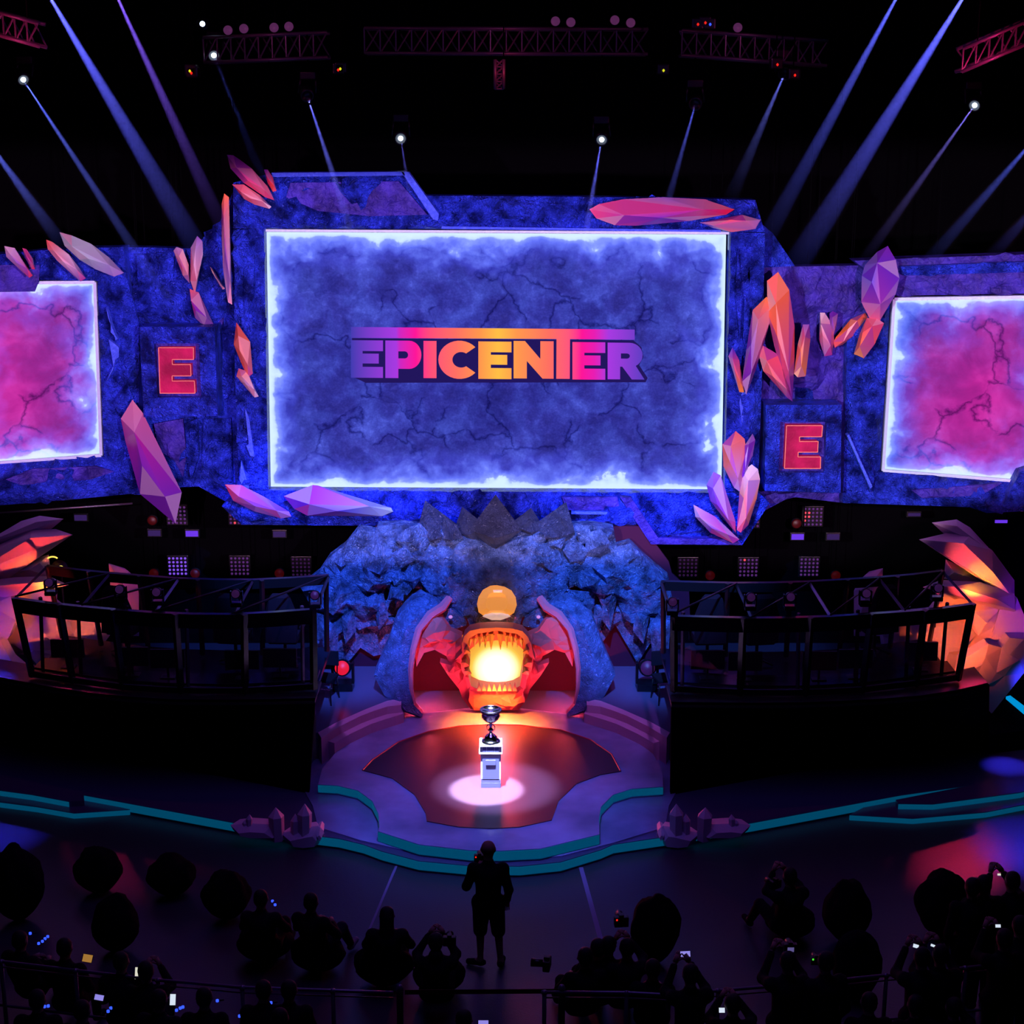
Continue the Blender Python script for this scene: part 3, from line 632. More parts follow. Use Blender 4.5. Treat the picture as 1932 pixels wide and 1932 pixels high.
G = [
 ([(8, 464), (28, 468), (40, 490), (62, 520), (55, 524), (38, 502), (12, 485)], (WHT, LAV, RED), 'pale pink crystal at the far left end of the left wing top'),
 ([(42, 468), (50, 470), (62, 488), (66, 508), (60, 508), (48, 487)], (PK, PUR, RED), 'thin pink crystal sliver beside the pale one on the left wing top'),
 ([(87, 452), (98, 456), (130, 480), (150, 506), (162, 525), (152, 531), (135, 515), (108, 492), (90, 470)], (COR, WHT, PUR), 'orange to magenta slanting crystal above the left wing screen corner'),
 ([(112, 438), (135, 444), (172, 460), (205, 485), (234, 515), (215, 522), (180, 508), (150, 490), (122, 464)], (MINT, MINT, LAV), 'long mint and lavender crystal slanting over the left wing'),
 ([(327, 473), (333, 466), (345, 470), (356, 500), (358, 535), (345, 520)], (WHT, COR, WHT), 'small white and orange crystal of the pair above the left letter box'),
 ([(360, 467), (372, 445), (382, 455), (383, 480), (375, 520), (368, 555), (359, 530)], (PUR, WHT, COR), 'violet topped cream crystal of the pair above the left letter box'),
 ([(358, 545), (375, 552), (403, 612), (385, 615), (368, 600), (360, 565)], (RED, PUR, PUR), 'dark magenta crystal resting on top of the left letter box'),
 ([(418, 385), (423, 365), (432, 372), (432, 430), (428, 480), (434, 530), (438, 575), (430, 570), (421, 510), (418, 440)], (ORG, PUR, WHT), 'tall thin orange crystal sliver up the left side of the central frame'),
 ([(396, 503), (400, 508), (425, 545), (420, 546)], (YEL, WHT, WHT), 'tiny yellow crystal splinter left of the central frame'),
 ([(446, 608), (472, 645), (474, 690), (477, 705), (468, 712), (455, 685), (441, 650)], (COR, ORG, COR), 'orange crystal on the left board of the central frame'),
 ([(450, 695), (466, 700), (488, 748), (480, 750), (446, 710)], (ORG, WHT, WHT), 'cream tipped crystal just below the orange one on the left board'),
 ([(428, 292), (440, 293), (475, 318), (505, 352), (518, 378), (500, 372), (460, 345), (435, 318)], (PUR, PK, PK), 'large pink crystal spearing up from the top left corner of the central frame'),
 ([(438, 348), (460, 348), (490, 368), (512, 390), (508, 394), (480, 386), (460, 375)], (PK, COR, WHT), 'smaller coral crystal under the large pink one at the top left corner'),
 ([(498, 320), (505, 320), (515, 335), (522, 360), (515, 362), (505, 345)], (PUR, RED, COR), 'slim red crystal standing behind the pink one at the top left corner'),
 ([(250, 754), (228, 790), (236, 830), (264, 932), (331, 988), (343, 929), (298, 845), (270, 780)], (MGN, PUR, PUR), 'huge dusky magenta crystal hanging below the left letter box'),
 ([(424, 914), (455, 915), (500, 938), (545, 965), (550, 975), (530, 978), (480, 965), (440, 945)], (RED, LAV, PUR), 'red and lilac crystal lying at the bottom left corner of the central frame'),
 ([(535, 936), (590, 915), (600, 916), (680, 945), (738, 958), (742, 965), (720, 974), (580, 973), (555, 960)], (PUR, BLU, MINT), 'long violet and mint crystal lying under the central screen'),
 ([(1112, 395), (1130, 385), (1175, 376), (1250, 372), (1330, 376), (1386, 395), (1370, 405), (1300, 417), (1200, 426), (1160, 425), (1125, 412)], (PK, PUR, RED), 'very long flat red and violet crystal lying along the top right of the frame'),
 ([(1320, 420), (1400, 405), (1435, 415), (1425, 432), (1380, 438), (1345, 430)], (PUR, COR, PUR), 'short violet crystal at the top right corner of the central frame'),
 ([(1374, 672), (1382, 655), (1395, 680), (1404, 740), (1395, 740)], (BLU, COR, YEL), 'slender blue to orange crystal at the right edge of the central screen'),
 ([(1446, 560), (1458, 575), (1455, 600), (1425, 700), (1408, 745), (1400, 720), (1408, 660), (1420, 585)], (ORG, PUR, PUR), 'tall dusky violet crystal leaning on the right of the central frame'),
 ([(1468, 513), (1489, 547), (1499, 615), (1499, 680), (1495, 755), (1480, 720), (1460, 650), (1448, 590), (1447, 530)], (ORG, COR, PUR), 'tallest orange crystal standing above the right letter box'),
 ([(1440, 652), (1470, 670), (1490, 735), (1496, 758), (1485, 750), (1440, 700), (1432, 672)], (PK, COR, PUR), 'salmon pink crystal in front of the tallest orange one'),
 ([(1515, 612), (1527, 612), (1529, 640), (1520, 710), (1505, 712), (1498, 705), (1505, 650)], (PUR, ORG, YEL), 'violet to amber crystal to the right of the tallest orange one'),
 ([(1547, 590), (1556, 590), (1570, 612), (1574, 640), (1570, 670), (1555, 672), (1545, 640)], (WHT, PK, PUR), 'small cream and violet crystal in the cluster left of the big violet one'),
 ([(1565, 592), (1571, 587), (1581, 592), (1578, 615), (1572, 635), (1565, 615)], (PUR, PUR, PK), 'small violet crystal behind the cream one in the right cluster'),
 ([(1572, 645), (1578, 635), (1605, 602), (1632, 590), (1638, 600), (1625, 625), (1590, 650), (1575, 656)], (COR, ORG, COR), 'coral crystal leaning right in the cluster left of the big violet one'),
 ([(1635, 600), (1655, 600), (1668, 610), (1650, 650), (1630, 676), (1611, 668), (1622, 630)], (PK, COR, YEL), 'orange crystal under the foot of the big violet one'),
 ([(1675, 464), (1690, 490), (1697, 525), (1690, 555), (1660, 605), (1640, 600), (1625, 570), (1626, 520), (1632, 500), (1655, 475)], (PUR, BLU, PK), 'biggest violet crystal rising above the corner of the right wing screen'),
 ([(1388, 813), (1405, 828), (1408, 850), (1405, 880), (1396, 928), (1385, 920), (1365, 880), (1363, 838)], (COR, ORG, LAV), 'upright orange crystal in the cluster at the bottom right corner of the central screen'),
 ([(1420, 818), (1425, 830), (1420, 860), (1402, 905), (1395, 900), (1405, 840)], (PUR, PUR, PUR), 'narrow violet crystal behind the upright orange one at the bottom right corner'),
 ([(1418, 876), (1430, 885), (1434, 905), (1428, 940), (1412, 990), (1398, 1005), (1390, 1000), (1395, 930), (1402, 890)], (WHT, ORG, PK), 'cream topped orange crystal at the right of the bottom right cluster'),
 ([(1346, 890), (1360, 897), (1388, 985), (1388, 1005), (1370, 980), (1340, 945), (1333, 915)], (LAV, PUR, PK), 'lilac crystal at the left of the bottom right cluster'),
 ([(1308, 952), (1350, 975), (1395, 1018), (1383, 1025), (1340, 1005), (1312, 975)], (WHT, PUR, PK), 'magenta crystal lying lowest in the bottom right cluster'),
]
for i, (px, cols, lab) in enumerate(G):
    gem(px, cols, lab, seed=i, Y=29.42 if (250 < px[0][0] < 430 and 440 < px[0][1] < 900) or (1540 < px[0][0] < 1600) else (28.8 if 290 < px[0][0] < 1540 else None))

# ------------------------------------------------------------------ stage floors
ZL, ZU = .18, .37
low_front = [(126, 1490), (159, 1500), (300, 1526), (447, 1553), (600, 1577), (640, 1582), (686, 1593), (721, 1606), (790, 1624), (886, 1633), (981, 1634), (1058, 1626), (1134, 1603), (1157, 1593), (1238, 1581), (1300, 1572), (1420, 1552), (1640, 1511), (1700, 1500), (1870, 1476), (1990, 1478)]
low_back = [(1990, 1372), (1865, 1360), (1500, 1330), (1200, 1290), (660, 1290), (400, 1330), (-60, 1370), (-60, 1460), (0, 1468)]
LS = empty('walkway_stage', PZ(930, 1600, 0), 'low dark walkway stage with a glowing teal front edge, running across the hall', 'stage')
slabZ('deck', low_front+low_back, ZL, .178, LS, M['walk'])
def strip_px(name, px, z, h, par, m, t=.02):
    top = [PZ(x, y, z)-Vector((0, 0, .012)) for x, y in px]; bot = [v-Vector((0, 0, h)) for v in top]; off = Vector((0, -t, 0))
    V = [v+off for v in top]+[v+off for v in bot]+[v+Vector((0, t*.4, 0)) for v in top]+[v+Vector((0, t*.4, 0)) for v in bot]; n = len(px); Fc = []
    for i in range(n-1):
        Fc += [(i, i+1, n+i+1, n+i), (2*n+i, 3*n+i, 3*n+i+1, 2*n+i+1), (i, 2*n+i, 2*n+i+1, i+1), (n+i, n+i+1, 3*n+i+1, 3*n+i)]
    Fc += [(0, n, 3*n, 2*n), (n-1, 3*n-1, 4*n-1, 2*n-1)]
    return raw(name, V, Fc, par, m)
strip_px('led_edge', [(-60, 1460), (0, 1468)]+low_front[:6], ZL, .13, LS, M['strip'])
strip_px('led_edge', low_front[5:15], ZL, .13, LS, M['strip'])
strip_px('led_edge', low_front[14:], ZL, .13, LS, M['strip'])
# side steps in front of the walkway
for sgn, up, lo in (('left', [(-60, 1486), (0, 1491), (60, 1499), (130, 1512), (159, 1510), (158, 1500), (126, 1488), (60, 1474), (-60, 1458)], [(-60, 1508), (0, 1513), (70, 1522), (140, 1534), (245, 1527), (158, 1508), (60, 1480), (-60, 1460)]),
                    ('right', [(1990, 1476), (1925, 1495), (1760, 1517), (1695, 1516), (1690, 1509), (1870, 1474), (1990, 1470)], [(1990, 1512), (1932, 1518), (1860, 1532), (1722, 1544), (1603, 1537), (1640, 1518), (1870, 1478), (1990, 1476)])):
    st = empty('side_step', PZ(*lo[3], 0), 'dark stepped platform with two teal edges at the %s end of the walkway' % sgn, 'step')
    slabZ('lower_tread', lo, .09, .089, st, M['walk']); slabZ('upper_tread', up, .185, .09, st, M['walk'])
    if sgn == 'left':
        strip_px('led_edge', lo[:5], .09, .08, st, M['strip']); strip_px('led_edge', up[:4], .185, .08, st, M['strip'])
    else:
        strip_px('led_edge', lo[:5], .09, .08, st, M['strip']); strip_px('led_edge', up[:4], .185, .08, st, M['strip'])
# round stage
up = [(600, 1480), (637, 1482), (675, 1491), (702, 1511), (714, 1535), (716, 1560), (713, 1568), (790, 1593), (886, 1604), (943, 1605), (1020, 1601), (1131, 1574), (1130, 1545), (1134, 1522), (1157, 1499), (1192, 1488), (1251, 1484),
      (1250, 1455), (1232, 1422), (1185, 1388), (1120, 1360), (1060, 1348), (1000, 1341), (930, 1338), (870, 1340), (800, 1347), (746, 1360), (680, 1388), (633, 1420), (608, 1450)]
RS = empty('round_stage', PZ(930, 1470, 0), 'round pale violet stage with two scooped front corners, holding the silver cup', 'stage')
slabZ('outer_ring', [(572, 1488), (575, 1462), (592, 1435), (633, 1405), (746, 1352), (930, 1330), (1115, 1352), (1240, 1405), (1268, 1440), (1278, 1465), (1277, 1492), (1262, 1520), (1255, 1560), (1157, 1590), (1058, 1615), (930, 1622), (790, 1610), (680, 1585), (600, 1560), (590, 1520)], .20, .03, RS, M['stage'])
slabZ('deck', up, ZU, .19, RS, M['stage'])
strip_px('led_edge', up[6:12], ZU, .145, RS, M['strip'])
strip_px('led_edge', up[0:7], ZU, .12, RS, M['strip'])
strip_px('led_edge', up[11:17], ZU, .12, RS, M['strip'])
disc = [(684, 1453), (702, 1434), (751, 1400), (809, 1380), (866, 1370), (928, 1367), (981, 1368), (1058, 1377), (1115, 1396), (1154, 1423), (1171, 1455), (1134, 1461), (1088, 1478), (1054, 1511), (1041, 1547), (981, 1560), (924, 1563), (866, 1560), (805, 1549), (803, 1534), (782, 1499), (740, 1468)]
slabZ('centre_disc', disc, ZU+.012, .012, RS, M['disc'])
M['rim'] = mat('red_disc_rim', (.35, .03, .08), .4, .4)
bm = bmesh.new(); tube_bm(bm, [PZ(x, y, ZU+.014) for x, y in disc[:11]], .014, 5); from_bm('disc_rim', bm, RS, M['rim'])
# rear decks and curved steps left and right of the head
for sgn, f in (('left', lambda p: p), ('right', lambda p: [(1864-x, y) for x, y in p])):
    rd = empty('rear_platform', PZ(*f([(680, 1340)])[0], 0), 'violet rear platform with two curved pink steps to the %s of the beast head' % sgn, 'platform')
    A_ = [(606, 1392), (640, 1371), (680, 1351), (706, 1341), (731, 1333)]; A2 = [(757, 1330), (757, 1318), (731, 1322), (690, 1338), (640, 1360), (600, 1382)]
    B_ = [(631, 1402), (660, 1385), (700, 1366), (724, 1358), (747, 1351)]; B2 = [(762, 1346), (757, 1336), (731, 1345), (690, 1357), (650, 1375), (610, 1396)]
    slabZ('deck', f([(596, 1240), (770, 1240), (762, 1318), (731, 1323), (690, 1339), (640, 1361), (600, 1383), (596, 1383)]), .679, .66, rd, M['walk'])
    slabZ('step', f(A_+A2), .69, .67, rd, M['step'])
    slabZ('step', f(B_+B2), .545, .53, rd, M['step'])
for px in ([(745, 1634), (750, 1634), (700, 1752), (690, 1765)], [(1092, 1636), (1100, 1636), (1141, 1782), (1131, 1782)]):
    tag(slabZ('floor_tape', px, .004, .003, None, M['tape']), 'pale strip of tape on the dark hall floor, %s of the standing man' % ('left' if px[0][0] < 900 else 'right'), 'tape', kind='thing')

# ------------------------------------------------------------------ silver cup on its plinth
cb = PZ(926, 1487, ZU+.015)
cy = cb.y+.18; cxx = cb.x
PL = empty('plinth', (cxx, cy, ZU+.015), 'white plinth with slate blue panels under the silver cup', 'plinth')
z0 = ZU+.015
box('base', (cxx, cy, z0+.04), (.32, .32, .08), PL, M['plinth_d']); box('base_band', (cxx, cy, z0+.11), (.315, .31, .055), PL, M['plinth_d'])
box('column', (cxx, cy, z0+.37), (.33, .30, .46), PL, M['plinth_w'], bev=.01)
box('front_panel', (cxx, cy-.152, z0+.33), (.27, .012, .36), PL, M['plinth_d'])
box('label_plate', (cxx, cy-.162, z0+.44), (.16, .015, .09), PL, M['plinth_d'], bev=.004)
box('collar', (cxx, cy, z0+.60), (.38, .34, .03), PL, M['plinth_w'], bev=.006)
box('upper_block', (cxx, cy, z0+.665), (.33, .30, .10), PL, M['plinth_w'], bev=.01)
for dx in (-.10, 0, .10): box('panel', (cxx+dx, cy-.153, z0+.665), (.06 if dx else .12, .012, .085), PL, M['plinth_d'])
box('cornice', (cxx, cy, z0+.725), (.37, .34, .025), PL, M['plinth_w'], bev=.006)
zc = z0+.738
CUP = empty('trophy_cup', (cxx, cy, zc), 'tall polished silver cup standing on the white plinth', 'trophy')
lathe('foot', [(.0, 0), (.15, 0), (.15, .02), (.135, .035), (.10, .06), (.105, .085), (.07, .12), (.03, .15), (.02, .17), (0, .17)], (cxx, cy, zc), CUP, M['silver'])
lathe('stem', [(0, .165), (.022, .165), (.028, .19), (.045, .21), (.028, .235), (.018, .26), (.03, .285), (.02, .31), (.035, .335), (0, .335)], (cxx, cy, zc), CUP, M['silver'])
lathe('bowl', [(0, .33), (.03, .33), (.07, .345), (.105, .385), (.135, .44), (.150, .50), (.160, .545), (.152, .547), (.142, .50), (.125, .44), (.09, .39), (0, .365)], (cxx, cy, zc), CUP, M['silver'])
lathe('rim', [(.158, .535), (.178, .545), (.180, .565), (.165, .575), (.150, .560), (.152, .545)], (cxx, cy, zc), CUP, M['silver'])
for k in range(8):
    a = k*PI/4; hull('petal', [Vector((cxx+r*math.cos(a+d), cy+r*math.sin(a+d), zc+z)) for r, d, z in ((.108, 0, .37), (.142, .22, .42), (.142, -.22, .42), (.152, 0, .47), (.10, 0, .42))], CUP, M['silver'])
for s_ in (-1, 1):
    tube('handle', [(cxx+s_*.02, cy, zc+.19), (cxx+s_*.065, cy, zc+.215), (cxx+s_*.07, cy, zc+.255), (cxx+s_*.045, cy, zc+.29), (cxx+s_*.02, cy, zc+.305)], .009, CUP, M['silver'])

# ------------------------------------------------------------------ the beast head
HD = empty('beast_head', PZ(932, 1342, .37), 'giant rock-maned beast head sculpture with open glowing jaws behind the round stage', 'sculpture')
slabY('backing_panel', [(708, 993), (705, 1004), (672, 1018), (650, 1052), (612, 1075), (603, 1100), (598, 1325), (1268, 1325), (1272, 1180), (1302, 1165), (1300, 1112), (1268, 1082), (1262, 1060), (1240, 1030), (1207, 993)], 29.0, .1, HD, M['maroon'])
HI = M['hide']
crag('lower_mane', [(600, 1150), (690, 1120), (790, 1120), (800, 1200), (740, 1230), (705, 1238), (680, 1222), (660, 1246), (630, 1250), (600, 1262)], 28.85, .12, HD, M['hide'], seed=71, amp=.22, L=.25)
crag('lower_mane', mx([(600, 1170), (690, 1120), (790, 1120), (800, 1200), (760, 1205), (728, 1210), (705, 1180), (680, 1222), (663, 1252), (640, 1215), (600, 1200)]), 28.85, .12, HD, M['hide'], seed=72, amp=.22, L=.25)
left = [(566, 1108), (600, 1082), (620, 1052), (650, 1030), (675, 998), (707, 1004), (712, 992), (755, 990), (800, 995), (870, 1000), (935, 1006), (935, 1120), (880, 1130), (830, 1125), (800, 1112), (770, 1108), (748, 1130), (728, 1108), (712, 1155), (690, 1172), (660, 1160), (648, 1190), (600, 1225), (592, 1150), (580, 1132)]
crag('mane', left, 28.5, .35, HD, HI, seed=73, amp=.26, L=.24, bulge=.45, sc=2.0)
right = [(935, 1006), (1000, 1000), (1085, 992), (1118, 991), (1158, 998), (1164, 1032), (1190, 1025), (1215, 1050), (1232, 1065), (1262, 1090), (1268, 1130), (1266, 1168), (1243, 1186), (1230, 1162), (1213, 1168), (1190, 1175), (1178, 1168), (1165, 1135), (1140, 1155), (1128, 1125), (1100, 1115), (1085, 1105), (1060, 1118), (1000, 1130), (935, 1120)]
crag('mane', right, 28.5, .35, HD, HI, seed=74, amp=.26, L=.24, bulge=.45, sc=2.0)
def spike(base, tip, Yb_, Yt, name='crest_spike', par=HD, m=HI, th=.35):
    pts = [PY(x, y, Yb_) for x, y in base]; c = sum(pts, Vector())/len(pts)
    return hull(name, pts+[c+Vector((0, -th, 0)), c+Vector((0, th*.4, 0)), PY(*tip, Yt)], par, m)
M['crest'] = mat('dark_crest_stone', (.03, .042, .10), .4, .8, bump=.05, bscale=12, vary=.4, detail=3, brough=.5, crinkle=True)
CR = M['crest']
spike([(885, 1000), (935, 1040), (985, 1000), (935, 985)], (935, 933), 28.2, 28.6, m=CR)
spike([(855, 1005), (900, 1030), (915, 990), (880, 975)], (872, 956), 28.35, 28.7, m=CR)
spike([(960, 990), (1010, 1015), (1030, 1000), (1000, 975)], (1002, 958), 28.35, 28.7, m=CR)
spike([(785, 1010), (800, 1025), (850, 1020), (870, 995), (820, 985)], (802, 944), 28.25, 28.6, m=CR)
spike([(1085, 1005), (1070, 1020), (1005, 1020), (1000, 995), (1050, 985)], (1068, 947), 28.25, 28.6, m=CR)
spike([(832, 1015), (850, 1020), (875, 1015), (860, 990)], (838, 972), 28.05, 28.15, m=CR)
crag('brow', [(812, 1040), (860, 1010), (900, 1020), (935, 1036), (970, 1020), (1005, 1010), (1055, 1040), (1075, 1090), (1060, 1120), (1020, 1150), (985, 1165), (980, 1185), (935, 1182), (888, 1185), (880, 1165), (845, 1150), (805, 1118), (790, 1090)], 28.15, .5, HD, M['crest'] and HI, seed=75, amp=.12, L=.2, bulge=.35, sc=2.4)
rnd = random.Random(5)
for k in range(46):                                   # loose rock plates all over the mane
    a = rnd.uniform(0.10, .90)*PI; r = rnd.uniform(170, 345); x = 933+r*math.cos(a)*1.0; y = 1215-r*math.sin(a)*.62-20
    if abs(x-933) < 60 or y < 1008: continue
    s_ = rnd.uniform(16, 34); n_ = rnd.randint(4, 6); rot = rnd.uniform(0, 6)
    yb = 28.12 if abs(x-933) < 220 else 28.3
    pts = [PY(x+s_*rnd.uniform(.7, 1.1)*math.cos(rot+2*PI*i/n_), y+s_*rnd.uniform(.6, 1)*math.sin(rot+2*PI*i/n_), yb) for i in range(n_)]
    c = sum(pts, Vector())/n_
    hull('rock_plate', pts+[c+Vector((rnd.uniform(-.08, .08), -rnd.uniform(.12, .3), rnd.uniform(-.02, .14))), c+Vector((0, .4, 0))], HD, HI)
for px in ([(700, 1120), (722, 1112), (733, 1165), (715, 1190)], [(640, 1160), (668, 1150), (672, 1190), (652, 1215)], [(600, 1170), (640, 1165), (636, 1240), (605, 1235)], [(740, 1100), (765, 1100), (760, 1140), (746, 1150)]):
    for q_ in (px, mx(px)):
        pts = [PY(x, y, 28.4) for x, y in q_]; c = sum(pts, Vector())/4
        hull('hanging_shard', pts+[c+Vector((0, -.22, .1)), c+Vector((0, .2, 0))], HD, HI)
# forehead gem
gemc = PY(937, 1137, 27.75)
M['gem'] = mat('amber_gem', (.95, .45, .10), .22, .6, emit=lin(240, 150, 60), es=.75)
M['gemw'] = mat('pale_gem_facet', (.8, .72, .7), .3, .5, emit=lin(230, 195, 180), es=.6)
G1 = [(900, 1140), (903, 1126), (911, 1113), (925, 1105), (937, 1104), (952, 1107), (965, 1114), (973, 1127), (975, 1142), (970, 1156), (960, 1163), (914, 1163), (903, 1155)]
g = hull('forehead_gem', [PY(x, y, 27.75) for x, y in G1]+[PY(937+(x-937)*.55, 1135+(y-1135)*.6, 27.58) for x, y in G1]+[PY(937, 1137, 28.0)], HD, M['gem'])
hull('gem_facet', [PY(x, y, 27.58) for x, y in ((930, 1113), (948, 1113), (947, 1118), (931, 1118))]+[PY(939, 1115, 27.565)], g, M['gemw'])
hull('gem_facet', [PY(x, y, 27.70) for x, y in ((910, 1163), (922, 1154), (937, 1156), (952, 1154), (964, 1163), (945, 1170), (928, 1170))]+[PY(937, 1160, 27.55)], g, M['gemw'])
# tusks: outer stone blade, inner side coloured as lit red by the mouth
tk = [((812, 1118), (843, 1150), 27.95), ((775, 1133), (815, 1160), 27.75), ((748, 1165), (790, 1190), 27.55), ((728, 1220), (776, 1225), 27.4), ((705, 1274), (771, 1262), 27.28), ((725, 1312), (774, 1300), 27.2), ((748, 1339), (781, 1330), 27.15), ((795, 1350), (797, 1347), 27.12)]
for f in (lambda p: p, lambda p: (1866-p[0], p[1])):
    V = []; Fo = []; Fi = []
    for i, (a, b, Y) in enumerate(tk):
        w = .25*(1-i/8)+.02
        A = PY(*f(a), Y+.12); B = PY(*f(b), Y+.02); m_ = (Vector(A)+Vector(B))/2+Vector((0, -.12-.25*w, 0)); C = B+Vector((0, w+.12, 0)); D_ = A+Vector((0, w+.25, 0))
        V += [A, m_, B, C, D_]
    for i in range(len(tk)-1):
        a = i*5; b = a+5
        for k in range(5): (Fi if k in (2,) else Fo).append((a+k, a+(k+1) % 5, b+(k+1) % 5, b+k))
    Fo += [(0, 1, 2, 3, 4), tuple(range(len(V)-5, len(V)))]
    me = bpy.data.meshes.new('tusk'); me.from_pydata([tuple(v) for v in V], [], Fo+Fi); me.validate()
    b_ = bmesh.new(); b_.from_mesh(me); bmesh.ops.recalc_face_normals(b_, faces=b_.faces); b_.to_mesh(me); b_.free()
    t_ = link('tusk', me, HD, [M['tusk'], M['tusk_redlit']])
    for i, p in enumerate(me.polygons): p.material_index = 1 if i >= len(Fo) else 0
    # inner band of the tusk, red mouth light put into its pink
    inn = [(848, 1128), (835, 1146), (812, 1160), (790, 1188), (780, 1225), (775, 1262), (776, 1298), (782, 1328)]
    tube('tusk_inner_band', [PY(*f(p), Y) for p, Y in zip(inn, (27.9, 27.75, 27.7, 27.55, 27.4, 27.28, 27.2, 27.16))], [.07, .09, .09, .07, .06, .05, .04, .02], HD, M['tusk_redlit'], 6, False)
    # cheek: faceted pink limb from jaw to tusk
    ck = [((800, 1180), 27.7), ((812, 1160), 27.6), ((835, 1168), 27.5), ((850, 1190), 27.45), ((872, 1200), 27.5), ((868, 1248), 27.45), ((852, 1262), 27.55), ((842, 1238), 27.6), ((820, 1226), 27.65), ((800, 1232), 27.6), ((786, 1258), 27.5), ((782, 1225), 27.6)]
    pts = [PY(*f(p), Y) for p, Y in ck]
    crag('cheek', [f(p) for p, Y in ck], 27.72, .25, HD, M['flesh'], seed=80, amp=.16, L=.22, sc=2.5)
    crag('jaw_side', [f(p) for p in [(852, 1255), (868, 1240), (884, 1300), (900, 1338), (888, 1338), (872, 1318), (866, 1300), (846, 1275), (830, 1250)]], 27.6, .25, HD, M['flesh'], seed=81, amp=.10, L=.16, sc=2.5)
    lathe('eye', [(0, -.035), (.03, -.02), (.04, 0), (.03, .02), (0, .035)], PY(*f((850, 1164)), 27.78), HD, mat('violet_eye', (.3, .1, .3), .3, emit=lin(215, 150, 225), es=.7), 12)
    crag('eye_socket', [f(p) for p in [(838, 1150), (850, 1148), (875, 1168), (880, 1180), (862, 1186), (845, 1182), (836, 1165)]], 27.95, .2, HD, HI, seed=82, amp=.05, L=.12)
# jaws
gum = [(872, 1232), (871, 1215), (876, 1200), (886, 1190), (905, 1186), (937, 1184), (968, 1186), (986, 1191), (996, 1202), (1003, 1218), (1006, 1235), (1010, 1245), (1000, 1240), (992, 1222), (987, 1205), (975, 1196), (937, 1190), (900, 1196), (886, 1204), (880, 1220), (874, 1240), (858, 1246)]
M['gum'] = mat('coral_gum', (.95, .38, .22), .5, .3)
M['tooth'] = mat('amber_tooth', (.95, .55, .15), .4, .4)
f_ = [PY(x, y, 27.25) for x, y in gum]
solid('upper_gum', f_, [v+Vector((0, .35, 0)) for v in f_], HD, M['gum'])
palate = [(880, 1220), (886, 1204), (900, 1196), (937, 1190), (975, 1196), (987, 1205), (993, 1222), (990, 1228), (972, 1212), (937, 1208), (902, 1212), (884, 1228)]
f_ = [PY(x, y, 27.42) for x, y in palate]
solid('palate', f_, [v+Vector((0, .25, 0)) for v in f_], HD, M['flesh'])
for x, y0_, w_, l_ in ((887, 1206, 8, 16), (896, 1204, 8, 18), (906, 1201, 9, 21), (916, 1199, 9, 24), (927, 1196, 11, 31), (944, 1196, 11, 31), (956, 1199, 9, 24), (966, 1201, 9, 21), (975, 1204, 8, 18), (984, 1207, 8, 16)):
    hull('tooth', [PY(x-w_*.6, y0_, 27.33), PY(x+w_*.6, y0_, 27.33), PY(x, y0_, 27.25), PY(x, y0_, 27.42), PY(x+(x-937)*.03, y0_+l_, 27.32)], HD, M['tooth'])
for s_ in (-1, 1):
    for (x, y, r) in ((57, 1226, 9), (59, 1250, 10), (55, 1266, 8)):
        cx_ = 937+s_*x
        hull('side_fang', [PY(cx_-s_*2, y-r, 27.25), PY(cx_+s_*r*.9, y, 27.3), PY(cx_+s_*5, y+r, 27.3), PY(cx_-s_*8, y+r*.6, 27.2), PY(cx_, y, 27.15), PY(cx_, y, 27.5)], HD, M['tooth'])
    pp = [(937+s_*a, b) for a, b in ((64, 1218), (70, 1240), (66, 1265), (56, 1284), (52, 1270), (50, 1245), (58, 1226))]
    f_ = [PY(x, y, 27.38) for x, y in pp]; solid('jaw_hinge', f_, [v+Vector((0, .3, 0)) for v in f_], HD, M['gum'])
jaw = [(876, 1262), (881, 1262), (888, 1294), (903, 1301), (920, 1304), (937, 1305), (954, 1304), (968, 1301), (981, 1294), (987, 1262), (993, 1262), (993, 1290), (985, 1312), (990, 1325), (978, 1340), (894, 1340), (884, 1322), (886, 1310), (880, 1290)]
crag('lower_jaw', jaw, 27.3, .55, HD, M['flesh'], seed=83, amp=.07, L=.16, bulge=.08, sc=2.5)
M['bite'] = mat('pale_lower_tooth', (.95, .6, .4), .4, .4)
for k in range(8):
    x = 904+k*9.6
    hull('tooth', [PY(x-4, 1304, 27.2), PY(x+4, 1304, 27.2), PY(x, 1304, 27.3), PY(x+(.6 if x > 937 else -.6), 1287-2*(k in (0, 7)), 27.2)], HD, M['bite'])
